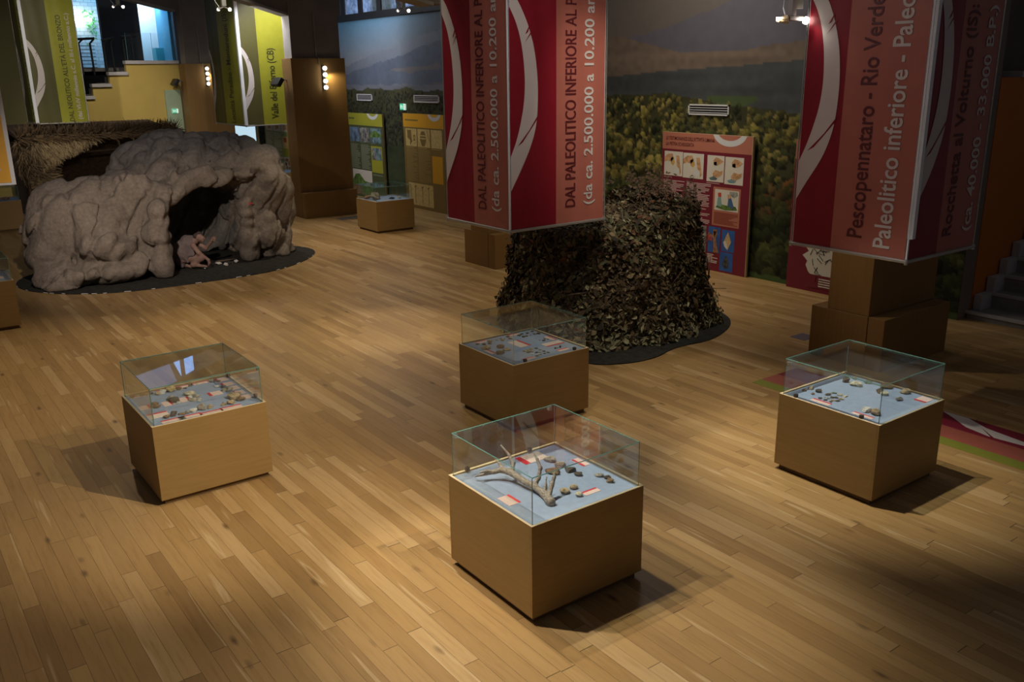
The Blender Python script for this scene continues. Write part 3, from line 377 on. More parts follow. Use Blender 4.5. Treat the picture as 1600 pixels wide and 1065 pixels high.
# mural wall: a printed landscape photograph on the wall plane X = 11.4
def mural():
    h = .026; ys = np.arange(5.72, 29.9, h); zs = np.arange(0, 4.56, h)
    Y, Z = np.meshgrid(ys, zs, indexing='ij'); C = np.zeros(Y.shape + (3,))
    def n2(sy, sz, seed): return vnoise(np.stack([Y * sy + 11.3, Z * sz + 5.1, Y * 0 + seed * 1.7], -1), seed)
    nA = n2(.5, .5, 1); nB = n2(1.4, 1.6, 2); nC = n2(4, 5, 3); nD = n2(10, 12, 4); nF = n2(.8, 9, 5); nG = n2(22, 24, 6)
    def lay(mask, col): C[mask] = col[mask] if isinstance(col, np.ndarray) else col
    one = np.ones(Y.shape)
    # sky
    t = np.clip((Y - 15) / 8, 0, 1)[..., None]; zz = np.clip((Z - 3.2) / 1.3, 0, 1)[..., None]
    sky = np.array((.125, .108, .10)) * (1 - t) + (np.array((.25, .24, .25)) * (1 - zz) + np.array((.085, .21, .33)) * zz) * t
    C[:] = sky
    # right hand mountain
    rid = 3.80 + .20 * np.clip(11.6 - Y, 0, 1.4) + .36 * np.clip(10.2 - Y, 0, 3) + .05 * nB + .02 * nC - .3 * np.clip(Y - 11.9, 0, 2)
    m = (Z < rid) & (Y < 14.5); lay(m, (np.array((.105, .10, .13)) * (1 + .12 * nB[..., None] + .05 * nD[..., None])))
    # left hand mountains
    r1 = 3.42 + .72 * np.clip((22.9 - Y) / 4.0, 0, 3) ** .8 * .9 + .05 * nB + .02 * nC
    r2 = 3.2 + .60 * np.clip((23.2 - Y) / 4.2, 0, 3) + .05 * nB + .025 * nC
    L_ = Y >= 14.5
    m = L_ & (Z < r1); lay(m, np.array((.155, .175, .215)) * (1 + .06 * nC[..., None]))
    m = L_ & (Z < r2); lay(m, np.array((.10, .12, .165)) * (1 + .16 * nB[..., None] + .07 * nD[..., None]))
    m = L_ & (Z < r2 - .25) & (nF > .45); lay(m, np.array((.16, .15, .16)) * one[..., None])
    # valley
    v1 = 3.62 - .16 * np.cos((Y - 11) * .9) * (Y < 14.5) + .04 * nB
    m = (~L_) & (Z < 3.46 + .22 * np.clip(Y - 10.8, 0, 1.5) + .10 * np.clip(9.6 - Y, 0, 2) + .03 * nB); lay(m, np.array((.155, .118, .092)) * (1 + .25 * nF[..., None] + .15 * nD[..., None]))
    m = (~L_) & (Z < 3.16 + .05 * (11.5 - Y) + .02 * nB); lay(m, np.array((.062, .070, .074)) * (1 + .25 * nF[..., None] + .12 * nD[..., None]))
    m = (~L_) & (Z < 2.80 + .04 * nB) & (Y < 10.2) & (Y > 9.2) & (Z > 2.64) & (nB < .3); lay(m, np.array((.065, .095, .04)) * one[..., None])
    m = L_ & (Z < 2.95 + .03 * nC); lay(m, np.array((.15, .16, .19)) * (1 + .35 * nF[..., None]))
    # woodland base tone
    fr = np.where(L_, 2.82 + .07 * nB + .04 * nC, 2.80 - .10 * np.clip(11.2 - Y, 0, 3.2) + .05 * nB)
    m = Z < fr; lay(m, np.array((.05, .05, .022)) * (1 + .3 * nC[..., None]))
    # crowns, painted back to front
    r = np.random.default_rng(5); cr_ = []
    for _ in range(8500):
        y = r.uniform(5.7, 29.8); z = 2.85 * (r.random() ** .85)
        cr_.append((y, z))
    cr_.sort(key=lambda q: -q[1])
    for (y, z) in cr_:
        left = y > 14.5
        if z > (2.78 if left else 2.80 - .10 * min(max(11.2 - y, 0), 3.2)): continue
        R_ = (.035 + .10 * (1 - z / 3.1)) * r.uniform(.55, 1.3)
        if left: R_ *= .8
        i0 = int((y - R_ - ys[0]) / h); i1 = int((y + R_ - ys[0]) / h) + 2; k0 = int((z - R_ * 1.2) / h); k1 = int((z + R_) / h) + 2
        i0 = max(i0, 0); k0 = max(k0, 0)
        if i1 <= i0 or k1 <= k0: continue
        yy = Y[i0:i1, k0:k1] - y; z_ = Z[i0:i1, k0:k1] - z
        d = np.sqrt(yy ** 2 + (z_ / 1.15) ** 2) / R_ + .42 * nD[i0:i1, k0:k1]
        q = r.random()
        if left:
            base = np.array((.030, .032, .018)) * r.uniform(.5, 1.9)
        elif z > 1.55 - .08 * (y - 8):
            base = np.array([(.27, .235, .055), (.17, .165, .045), (.08, .09, .030), (.30, .25, .075), (.05, .06, .022)][int(q * 4.99)]) * r.uniform(.35, 1.0) * (1.25 if y > 10.9 else .85)
        elif z > .95 and y < 9.8:
            base = np.array([(.19, .085, .025), (.07, .075, .022), (.04, .05, .016), (.13, .085, .03)][int(q * 3.99)]) * r.uniform(.4, 1.0)
        else:
            base = np.array([(.035, .045, .014), (.06, .07, .02), (.022, .028, .011)][int(q * 2.99)]) * r.uniform(.5, 1.2)
            if y > 10.5: base = base * 2.4
        sh = (np.clip(.62 + .6 * (z_ + yy * .6) / R_, .16, 1.35) * (1 + .35 * nG[i0:i1, k0:k1]))[..., None]
        mk = d < 1; sub = C[i0:i1, k0:k1]; sub[mk] = (base * sh)[mk]
    # lawn low down on the left part
    m = L_ & (Z < 1.42 + .05 * nB) & ((Y < 21.6) | (Z < 1.0)); lay(m, np.array((.045, .06, .026)) * (1 + .35 * nF[..., None] + .2 * nD[..., None]))
    m = (Z < .10 + .05 * nC) & (~L_); lay(m, np.array((.06, .10, .03)) * one[..., None])
    # joins of the wallpaper sheets
    ny, nz = Y.shape; V = np.stack([np.full(Y.size, 11.4), Y.ravel(), Z.ravel()], -1)
    a = np.arange(ny * nz).reshape(ny, nz); F = np.stack([a[:-1, :-1], a[:-1, 1:], a[1:, 1:], a[1:, :-1]], -1).reshape(-1, 4)
    return V, F, C.reshape(-1, 3)
V, F, Cc_ = mural()
mw = np_obj('wall_right', V, F, vcol_mat('landscape_wallpaper', .75, var=.06), smooth=False, colors=Cc_ * 1.15); tag(mw, kind='structure')
# masonry behind the wallpaper, window band and lintel above it
tag(MB().box(11.41, 11.7, 5.72, 29.9, 0, 4.56).box(11.41, 11.7, 5.72, 33.2, 5.9, 7.2).build('wall_right_core', M['concrete']), kind='structure')
tag(MB().box(11.36, 11.42, 5.72, 29.9, 4.56, 4.66).build('trim_1', M['black']), kind='structure')
m, nt, bs = new_mat('dim_outdoor_glass')
f = noise(nt, coords(nt, (1, 1, 1)), 9, 6, .7); f2 = noise(nt, coords(nt, (1, .6, .3)), 1.3, 2)
c = mix(nt, ramp(nt, f2, [(.42, (0, 0, 0)), (.55, (1, 1, 1))]), ramp(nt, f, [(.35, (.02, .035, .04)), (.65, (.07, .085, .10))]), ramp(nt, f, [(.35, (.05, .09, .19)), (.65, (.22, .32, .52))]))
nt.links.new(c, bs.inputs['Base Color']); nt.links.new(c, bs.inputs['Emission Color']); bs.inputs['Emission Strength'].default_value = .55; bs.inputs['Roughness'].default_value = .3
M['nightglass'] = m
for k in range(17):
    y = 14.0 + k * 1.0
    wb = MB()
    wb.box(11.36, 11.44, y, y + .11, 4.66, 5.9).box(11.36, 11.44, y + .89, y + 1.0, 4.66, 5.9).box(11.36, 11.44, y + .11, y + .89, 4.66, 4.72).box(11.36, 11.44, y + .11, y + .89, 5.8, 5.9)
    wo = wb.build('window_%d' % (k + 1), M['black']); tag(wo, kind='structure')
    MB().box(11.40, 11.42, y + .11, y + .89, 4.72, 5.8).build('window_pane', M['nightglass'], wo)

# ochre stair wall and its steps at the back, landing behind
XS = [(3.3, 1.12), (3.8, 1.45), (4.28, 1.77), (4.76, 2.09), (5.24, 2.41), (5.46, 2.65), (5.94, 2.97), (6.42, 3.28), (6.90, 3.58), (8.32, 3.58)]
pts = [(2.8, 0), (8.32, 0)] + [(8.32, 3.58), (6.90, 3.58)]
pts = [(2.8, 0), (8.36, 0), (8.36, 3.58), (6.90, 3.58), (6.90, 3.28), (6.42, 3.28), (6.42, 2.97), (5.94, 2.97), (5.94, 2.65), (5.46, 2.65), (5.46, 2.33), (4.98, 2.33), (4.98, 2.0), (4.5, 2.0), (4.5, 1.68), (4.0, 1.68), (4.0, 1.36), (3.5, 1.36), (3.5, 1.0), (2.8, 1.0)]
wst = MB().prism(pts, 'y', 27.75, 27.95).build('wall_stair', M['yellow_wall']); tag(wst, kind='structure')
st = empty('staircase', (5.6, 28.4, 0), 'grey staircase climbing behind the stepped ochre wall', 'staircase')
for i, (x0, x1, z) in enumerate([(6.88, 8.36, 3.58), (6.40, 6.92, 3.28), (5.92, 6.44, 2.97), (5.44, 5.96, 2.65), (4.96, 5.48, 2.33), (4.48, 5.0, 2.0), (3.98, 4.52, 1.68), (3.48, 4.02, 1.36)]):
    MB().box(x0, x1, 27.68, 27.98, z, z + .09).build('coping', M['coping'], wst)
for i in range(16):
    x = 3.3 + i * .24; z = 1.0 + i * .16
    MB().box(x, x + .26, 27.96, 29.4, z - .16, z).build('step', M['step'], st)
tag(MB().box(7.1, 10.3, 27.96, 31, 3.40, 3.50).box(5.0, 7.2, 29.4, 31, 3.40, 3.50).build('floor_landing', M['step']), kind='structure')
rl = empty('stair_railing', (6.0, 28.2, 3.4), 'black metal railing with bent top posts on the back stairs', 'railing')
def post(x, y, z0, z1, bend=.1):
    MB().tube([(x, y, z0), (x - .02, y, z1 - .12), (x + bend, y, z1)], .03, 6).build('post', M['black'], rl)
for x in (5.72, 6.0, 6.3): post(x, 28.9, 3.3, 4.28)
MB().tube([(5.3, 28.9, 4.24), (6.42, 28.9, 4.30)], .035, 6).build('handrail', M['black'], rl)
for x, z in ((6.52, 3.2), (6.72, 3.25), (7.05, 3.4), (7.28, 3.5)): post(x, 28.3, z, z + (1.05 if x < 7 else .95))
MB().tube([(6.46, 28.3, 4.22), (6.82, 28.3, 4.30)], .035, 6).tube([(7.0, 28.3, 4.33), (7.42, 28.3, 4.36)], .035, 6).build('handrail', M['black'], rl)
wr = MB()
for k in range(7): wr.tube([(5.4, 28.9, 3.5 + .1 * k), (6.4, 28.9, 3.5 + .1 * k)], .008, 4)
wr.build('wire', M['black'], rl)
bl = empty('glass_balustrade', (7.7, 27.85, 3.67), 'clear glass balustrade on the upper landing beside the column', 'balustrade')
for x0, x1 in ((7.0, 7.66), (7.70, 8.34)):
    MB().box(x0, x1, 27.84, 27.852, 3.67, 4.42).build('glass_pane', M['glass'], bl)
    MB().box(x0 - .004, x0 + .004, 27.838, 27.854, 3.67, 4.42).build('pane_edge', M['gedge'], bl)
# back wall with two openings into a blue lit room
dk = plain('dark_slate_wall', (.10, .11, .13), .9, var=.1, vscale=2)
bw = MB()
bw.box(-1, 6.15, 31, 31.2, 0, 8); bw.box(7.12, 8.28, 31, 31.2, 0, 8); bw.box(9.34, 10.3, 31, 31.2, 3.4, 8)
bw.box(6.15, 7.12, 31, 31.2, 0, 3.5); bw.box(8.28, 9.34, 31, 31.2, 0, 3.5)
bw.box(6.15, 7.12, 31, 31.2, 5.9, 7.2); bw.box(8.28, 9.34, 31, 31.2, 5.9, 7.2)
tag(bw.build('wall_back', dk), kind='structure')
tag(MB().box(-1, 4.6, 29.5, 29.65, 0, 6.5).build('wall_left', M['olive_wall']), kind='structure')
m, nt, bs = new_mat('pale_brick_wall'); br = N(nt, 'ShaderNodeTexBrick'); nt.links.new(coords(nt, (1, 1, 1)), br.inputs[0])
mpb = N(nt, 'ShaderNodeMapping'); mpb.inputs['Rotation'].default_value = (math.radians(90), 0, 0); tcb = N(nt, 'ShaderNodeTexCoord'); nt.links.new(tcb.outputs['Object'], mpb.inputs[0]); nt.links.new(mpb.outputs[0], br.inputs[0])
br.inputs['Scale'].default_value = 2.2; br.inputs['Color1'].default_value = (.6, .72, .8, 1); br.inputs['Color2'].default_value = (.42, .56, .66, 1); br.inputs['Mortar'].default_value = (.3, .4, .48, 1)
nt.links.new(br.outputs['Color'], bs.inputs['Base Color']); M['brick'] = m
bluew = plain('blue_room_wall', (.10, .36, .55), .8, var=.05); whitew = plain('white_room_wall', (.8, .86, .92), .8)
tag(MB().box(6.62, 8.4, 33.0, 33.1, 3.4, 6.2).build('wall_room_brick', M['brick']), kind='structure')
tag(MB().box(5.8, 6.62, 32.9, 33.1, 3.4, 6.2).box(9.35, 10.6, 32.9, 33.1, 3.4, 6.2).build('wall_room_blue', bluew), kind='structure')
tag(MB().box(8.4, 9.35, 32.95, 33.1, 3.4, 6.2).build('wall_room_white', whitew), kind='structure')
tag(MB().box(5.4, 11, 31, 33.2, 3.3, 3.5).build('floor_room', M['step']), kind='structure')
tag(MB().box(6.25, 6.58, 32.84, 32.9, 3.5, 5.0).build('door_1', plain('navy_door', (.015, .05, .12), .5)), kind='structure')
o = MB().box(9.02, 9.5, 32.2, 32.6, 3.5, 4.15).build('cabinet', plain('teal_cabinet', (.08, .42, .52), .5)); tag(o, 'small teal cabinet in the white lit doorway upstairs', 'cabinet'); bevel(o, .01)
tag(MB().box(9.27, 9.36, 31.3, 32.7, 3.5, 5.9).build('trim_2', bluew), kind='structure')
pl_ = MB()
for k in range(60):
    c0 = Vector((7.28 + random.gauss(0, .10), 32.94 + random.uniform(-.05, .04), 4.9 + random.gauss(0, .25))); a = random.uniform(0, 6.3); s_ = .06
    d1 = Vector((math.cos(a), .2, math.sin(a))) * s_; d2 = Vector((-math.sin(a), .3, math.cos(a))) * s_ * .4
    pl_.add([c0 - d1, c0 + d2, c0 + d1, c0 - d2], [(0, 1, 2, 3)])
tag(pl_.build('hanging_plant', plain('green_leaf', (.08, .4, .12), .6)), 'trailing green plant beside the lit brick wall upstairs', 'plant')
o = MB().box(6.66, 7.3, 32.86, 32.95, 4.98, 5.06).build('strip_lamp', M['lampon']); tag(o, 'warm strip lamp washing the pale brick wall upstairs', 'lamp')
lb = area((8.2, 31.5, 5.9), (8.2, 32.9, 4.3), 48, 3.2, .3, (.28, .66, 1)); area((7.0, 32.6, 5.2), (7.0, 33, 4.9), 5, .6, .1, (1, .85, .6))
area((8.9, 32.3, 5.6), (8.9, 33, 4.6), 13, .5, .5, (.8, .92, 1))
# gable windows and an added glowing stretch of end wall (seen only in the glass lid)
for nm, pts in (('window_20', [(7.62, 7.2), (8.2, 7.2), (8.2, 8.75)]), ('window_21', [(8.36, 7.2), (8.66, 7.4), (8.66, 8.6), (8.36, 8.72)])):
    tag(MB().prism(pts, 'y', 30.95, 31.0).build(nm, plain('bright_blue_window', (.3, .5, .8), .4, var=.5, vscale=6, emit=(.25, .45, .9), estr=1.6)), kind='structure')
tag(MB().prism([(5.6, 7.2), (7.56, 7.2), (8.1, 9.2), (5.6, 9.2)], 'y', 30.9, 31.0).build('window_23', plain('glowing_blue_gable', (.16, .22, .36), .8, emit=(.16, .22, .38), estr=.9)), kind='structure')  # gable wall given a blue glow to brighten the lid's reflection
# bright doorway at the far end of the mural wall
tag(MB().box(11.38, 11.5, 30.0, 30.12, 0, 3.2).box(11.38, 11.5, 32.6, 32.72, 0, 3.2).box(11.38, 11.5, 30.0, 32.72, 3.1, 3.2).build('door_2', plain('pale_yellow_frame', (.62, .55, .32), .6)), kind='structure')
o = MB().box(11.46, 11.5, 30.12, 32.6, 0, 3.1).build('window_22', plain('lit_frosted_glass', (.6, .75, .85), .5, emit=(.62, .85, 1), estr=.8)); tag(o, kind='structure')
tag(MB().box(7.86, 8.30, 27.66, 27.75, 0, 2.85).build('door_3', M['mintpaint']), kind='structure')
def exit_sign(loc, n, lab, w_=.26, h_=.15):
    """n='x': faces -X, n='y': faces -Y"""
    x, y, z = loc; r_ = empty('exit_sign', loc, lab, 'exit sign')
    P_ = (lambda a, d, c_: (x - d, y - a, z + c_)) if n == 'x' else (lambda a, d, c_: (x + a, y - d, z + c_))
    def bx(nm, a0, a1, c0, c1, d0, d1, mt):
        q = [P_(a, d, c_) for a in (a0, a1) for d in (d0, d1) for c_ in (c0, c1)]
        lo = [min(t[i] for t in q) for i in range(3)]; hi = [max(t[i] for t in q) for i in range(3)]
        return MB().box(lo[0], hi[0], lo[1], hi[1], lo[2], hi[2]).build(nm, mt, r_)
    bx('housing', 0, w_, 0, h_, 0, .03, M['sign_white']); bx('panel', 0, w_ * .68, 0, h_, .03, .034, M['green_sign'])
    bx('door_symbol', w_ * .12, w_ * .3, h_ * .2, h_ * .8, .034, .037, M['sign_white'])
    b = MB()
    for (a0, c0, a1, c1) in ((.42, .8, .5, .45), (.5, .45, .42, .2), (.5, .45, .58, .22), (.4, .62, .58, .58)):
        b.tube([P_(w_ * a0, .036, h_ * c0), P_(w_ * a1, .036, h_ * c1)], .006, 4)
    b.build('running_figure_symbol', M['sign_white'], r_)
exit_sign((11.39, 20.16, 2.35), 'x', 'green exit sign on the mural between the two air vents')
exit_sign((8.0, 27.655, 2.20), 'y', 'green exit sign on the mint strip left of the far column', .17, .12)
for y0, y1, z, lab in ((9.72, 10.58, 2.49, 'long white slotted air vent in the printed treetops above the red panel'), (21.65, 22.5, 2.54, 'white slotted air vent above the green panel on the mural'), (18.35, 19.5, 2.54, 'white slotted air vent above the yellow panel on the mural')):
    v = empty('air_vent', (11.39, (y0 + y1) / 2, z), lab, 'air vent')
    b = MB(); b.box(11.372, 11.398, y0, y1, z, z + .022).box(11.372, 11.398, y0, y1, z + .148, z + .17).box(11.372, 11.398, y0, y0 + .022, z, z + .17).box(11.372, 11.398, y1 - .022, y1, z, z + .17)
    b.build('frame', M['white'], v)
    b = MB()
    for k in range(1, 4): b.box(11.378, 11.396, y0 + .022, y1 - .022, z + k * .037, z + k * .037 + .009)
    b.build('slat', M['white'], v); MB().box(11.392, 11.398, y0 + .02, y1 - .02, z + .02, z + .15).build('backing', M['black'], v)

# orange wall and right staircase
tag(MB().box(11.7, 19, 6.3, 6.5, 2.9, 8).build('wall_upper', plain('dark_brown_wall', (.12, .09, .08), .9, var=.25, vscale=1.2)), kind='structure')
tag(MB().box(11.72, 16, 5.72, 5.9, 0, 3.05).build('wall_orange', M['orange_wall']), kind='structure')
tag(MB().box(12.2, 16, 5.70, 6.2, 3.05, 3.12).build('trim_3', M['coping']), kind='structure')
sr = empty('staircase', (11.6, 5.0, 0), 'dark grey stone staircase with stepped kerb against the orange wall', 'staircase')
for k in range(12):
    x = 11.6 + (k * .29 if k == 0 else .12 + k * .29); z = .10 + k * .2
    MB().box(x, x + .45, 2.2, 5.60 if k else 5.70, z - .2 if k else 0, z).build('step', M['step'], sr)
    MB().box(x - .015, x + .03, 2.2, 5.60 if k else 5.72, z - .035, z + .002).build('nosing', M['coping'], sr)
for k in range(11):
    x = 11.74 + k * .29
    MB().box(x, x + .30, 5.60, 5.70, 0.1, .30 + k * .2).build('kerb_block', M['coping'], sr)
o = MB()
for (y, z) in ((0, 0), (.06, .05), (.02, .12), (.10, .15)): o.tube([(13.05 + y, 5.68, 2.6 + z), (13.1 + y, 5.68, 2.72 + z)], .02, 6)
tag(o.build('wall_ornament', M['black']), 'small black metal ornament high on the orange wall at the frame edge', 'ornament')

# ================================================================== COLUMNS
def column(x0, x1, y0, lab, dz=0, base=True, sconce=None, em=None, beam=None):
    r_ = empty('column', ((x0 + x1) / 2, y0 + .3, 0), lab, 'column')
    bevel(MB().box(x0, x1, y0, y0 + .52, .59, 3.57).build('wood_cladding', M['colwood'], r_), .004)
    bevel(MB().box(x0 - .006, x1 + .006, y0 - .2, y0 - .004, 0, .59).build('base_block', M['colwood'], r_), .006)
    bevel(MB().box(x0 - .006, x1 + .006, y0 + .004, y0 + .72, 0, .587).build('base_block', M['colwood'], r_), .006)
    MB().box(x0 + .06, x1 - .08, y0 + .06, y0 + .46, 3.57, 7).build('concrete_shaft', M['concrete'], r_)
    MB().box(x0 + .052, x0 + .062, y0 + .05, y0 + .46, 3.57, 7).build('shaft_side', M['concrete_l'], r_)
    if beam:
        xa, za, xb, zb = beam; sl = (zb - za) / (xb - xa); xe = xa - 5
        ze = za + sl * (xe - xa)
        MB().prism([(xa + 1.3, za), (xa, za), (xe, ze), (xe, ze + 1.6), (xa + 1.3, za + 1.6)], 'y', y0 + .08, y0 + .44).build('raking_beam', M['concrete'], r_)
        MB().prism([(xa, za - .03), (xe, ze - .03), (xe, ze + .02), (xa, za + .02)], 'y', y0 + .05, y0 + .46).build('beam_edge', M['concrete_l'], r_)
    return r_
column(8.44, 9.76, 19.8, 'tall wood clad column with bright four bulb lamp, left of the green panel', beam=(8.47, 4.50, 7.48, 4.78))
column(8.33, 9.62, 27.1, 'tall wood clad column rising behind the cave model', beam=(8.26, 5.0, 7.07, 5.26))
column(8.57, 9.87, 12.4, 'wood clad column behind the middle red banner, only its base showing', beam=(7.69, 4.22, 7.3, 4.30))
column(8.69, 10.0, 5.32, 'wood clad column base under the right hand red banner')
def wall_lamp(x, y, z, lab):
    r_ = empty('wall_lamp', (x, y, z), lab, 'wall lamp')
    MB().box(x - .035, x + .02, y - .05, y, z - .27, z + .27).build('bracket', M['black'], r_)
    for k in range(4):
        b = MB(); q = Vector((x, y - .1, z + .21 - k * .14)); b.tube([q + Vector((0, .05, 0)), q + Vector((0, .02, 0)), q + Vector((0, -.02, 0)), q + Vector((0, -.045, 0))], [.02, .045, .05, .03], 8)
        b.build('bulb', M['bulb'] if k != 1 else M['bulb'], r_, True)
    MB().tube([(x - .09, y - .012, z + .3), (x - .1, y - .012, 3.57), (x - .12, y + .04, 3.6), (x - .13, y + .04, 4.55)], .012, 5).build('cable', M['concrete_l'], r_)
    spot((x + .03, y - .12, z + .1), (x + .45, y + .02, z - .35), 45, 100, .8, (1, .85, .5), .03)
wall_lamp(9.2, 19.8, 3.14, 'vertical lamp of four glowing bulbs on the column left of the green panel')
wall_lamp(8.93, 27.1, 3.22, 'vertical lamp of four bulbs on the column behind the cave model')
def em_light(x, y, z, lab):
    r_ = empty('emergency_light', (x, y, z), lab, 'emergency light')
    o = MB().box(-.05, .05, -.2, .2, -.17, .03).build('housing', M['black'], r_); o.rotation_euler = (0, math.radians(35), 0); o.location = (-.19, 0, 0); bevel(o, .015)
    MB().tube([(x - .1, y, z), (x - .003, y + .02, z - .02)], .018, 6).build('arm', M['steel'], r_)
em_light(8.44, 20.1, 3.12, 'black tilted emergency light on the left side of the nearer lamp column')
em_light(8.33, 27.4, 3.12, 'black tilted emergency light on the left side of the far column')
def track_spot(x, y, z, aim, lab, rod=True):
    r_ = empty('spotlight', (x, y, z), lab, 'spotlight')
    b = MB(); d = (Vector(aim) - Vector((x, y, z))).normalized()
    for s_, nm in ((-1, 'lamp_head'), (1, 'lamp_head')):
        q = Vector((x, y, z)) + Vector((.10 * s_, -.05 * s_, 0)); MB().tube([q - d * .09, q - d * .05, q + d * .03], [.02, .035, .036], 10).build(nm, M['white'], r_)
        MB().tube([q + d * .032, q + d * .036], [.030, .030] if s_ > 0 else [.014, .014], 10).build('lit_lens', M['lampon'], r_)
    MB().box(x - .04, x + .04, y - .04, y + .04, z + .06, z + .9).build('mounting_box', M['alu'], r_)
    MB().tube([(x - .12, y, z), (x, y, z + .05), (x + .12, y, z)], .015, 6).build('yoke', M['alu'], r_)
    MB().tube([(x - .1, y, z + .05), (x - .17, y, z + .15), (x - .16, y, z + .28), (x - .04, y, z + .36)], .006, 5).build('cable', M['white'], r_)
track_spot(5.97, 24, 4.84, (4, 19, 3.5), 'twin spotlight hanging above the back stairs')
track_spot(6.76, 19.0, 4.50, (5, 14, 3.2), 'twin spotlight in front of the narrow green banner')
track_spot(10.0, 17.41, 4.47, (7, 12, 3.2), 'twin spotlight below the window strip above the mural')
# ================================================================== BANNERS
def wave(s, z, amp, ph): return amp * (math.sin(s * 9 + ph) * .6 + math.sin(s * 23 + z * 1.5 + ph * 2) * .4)
OUT = [(0, 3.98), (.12, 3.86), (.247, 3.63), (.33, 3.37), (.363, 3.08), (.358, 2.87), (.343, 2.66), (.262, 2.42), (.13, 2.22), (0, 2.0)]
INN = [(0, 2.35), (.07, 2.50), (.12, 2.65), (.175, 2.84), (.20, 3.08), (.172, 3.39), (.105, 3.63), (0, 3.80)]
def subdiv(P_, n=6):
    o = []
    for (a, b) in zip(P_[:-1], P_[1:]):
        for k in range(n): t = k / n; o.append((a[0] + (b[0] - a[0]) * t, a[1] + (b[1] - a[1]) * t))
    return o + [P_[-1]]
def smooth(P_, it=10):
    P_ = subdiv(P_)
    for _ in range(it): P_ = [P_[0]] + [((P_[i - 1][0] + 2 * P_[i][0] + P_[i + 1][0]) / 4, (P_[i - 1][1] + 2 * P_[i][1] + P_[i + 1][1]) / 4) for i in range(1, len(P_) - 1)] + [P_[-1]]
    return P_
def banner_face(root, O, dr, nr, L, z0, z1, mats, split, texts, esc=1.0, amp=.004, ph=0, bottom_emb=None, slit=None):
    """printed fabric face: O lower left corner seen from outside, dr along, nr outward"""
    O, dr, nr = Vector(O), Vector(dr), Vector(nr)
    def P_(s, z, e=0): return O + dr * s + Vector((0, 0, z - z0)) + nr * (wave(s, z, amp, ph) + e)
    ns, nz = 40, 24; b = MB()
    ss = sorted(set([i / ns for i in range(ns + 1)] + [split])); k0 = ss.index(split)
    vs_ = [P_(s * L, z0 + (z1 - z0) * j / nz) for j in range(nz + 1) for s in ss]; n = len(ss)
    for j in range(nz):
        for i in range(n - 1):
            b.f.append((j * n + i, j * n + i + 1, (j + 1) * n + i + 1, (j + 1) * n + i)); b.m.append(0 if i < k0 else 1)
    b.v = [tuple(q) for q in vs_]
    fab = b.build('fabric_panel', [M[mats[0]], M[mats[1]]], root, True)
    # a thin lining so the panel has a white back
    b2 = MB(); b2.v = [tuple(P_(s * L, z0 + (z1 - z0) * j / nz, -.006)) for j in range(nz + 1) for s in ss]; b2.f = [tuple(reversed(q)) for q in b.f]; b2.m = [0] * len(b.f)
    b2.build('lining', M['back'], fab, True)
    # emblem
    ez = lambda z: z0 + (z - 1.6) * esc
    e = MB(); out = smooth(OUT); inn = smooth(INN)[::-1]
    m_ = 60
    def samp(P2, t):
        i = min(int(t * (len(P2) - 1)), len(P2) - 2); f = t * (len(P2) - 1) - i; return (P2[i][0] + (P2[i + 1][0] - P2[i][0]) * f, P2[i][1] + (P2[i + 1][1] - P2[i][1]) * f)
    for i in range(m_ + 1):
        t = i / m_; a = samp(inn, t); c_ = samp(out, t)
        for q in (a, ((a[0] + c_[0]) / 2, (a[1] + c_[1]) / 2), c_): e.v.append(tuple(P_(q[0] * esc, min(ez(q[1]), z1 - .01), .004)))
    for i in range(m_):
        for k in (0, 1): e.f.append((i * 3 + k, i * 3 + k + 1, i * 3 + 4 + k, i * 3 + 3 + k)); e.m.append(0)
    eo = e.build('crescent_emblem', M['pale'], fab, True)
    for P4 in ([(.085, 2.455), (.15, 2.49), (.362, 2.765), (.352, 2.72)], [(.20, 3.545), (.235, 3.565), (.262, 3.63), (.25, 3.63)], [(.19, 3.46), (.25, 3.525), (.292, 3.57), (.277, 3.58)]):
        MB().add([P_(q[0] * esc, ez(q[1]), .006) for q in P4], [(0, 1, 2, 3)]).build('emblem_cut', M[mats[0]], fab)
    for (body, pre, s_c, cap, zb, ln, mt) in texts:
        v, f = text_mesh(body, pre, .016 if mt == 'pale' else .010)
        t = MB(); keep = []
        pv = [P_(s_c - q[1] * cap, zb + q[0] * ln, .005) for q in v]
        t.v = [tuple(q) for q in pv]
        t.f = [g for g in f if all(zb + v[i][0] * ln < z1 - .02 for i in g)]; t.m = [0] * len(t.f)
        t.build('lettering', M[mt], fab)
    return fab
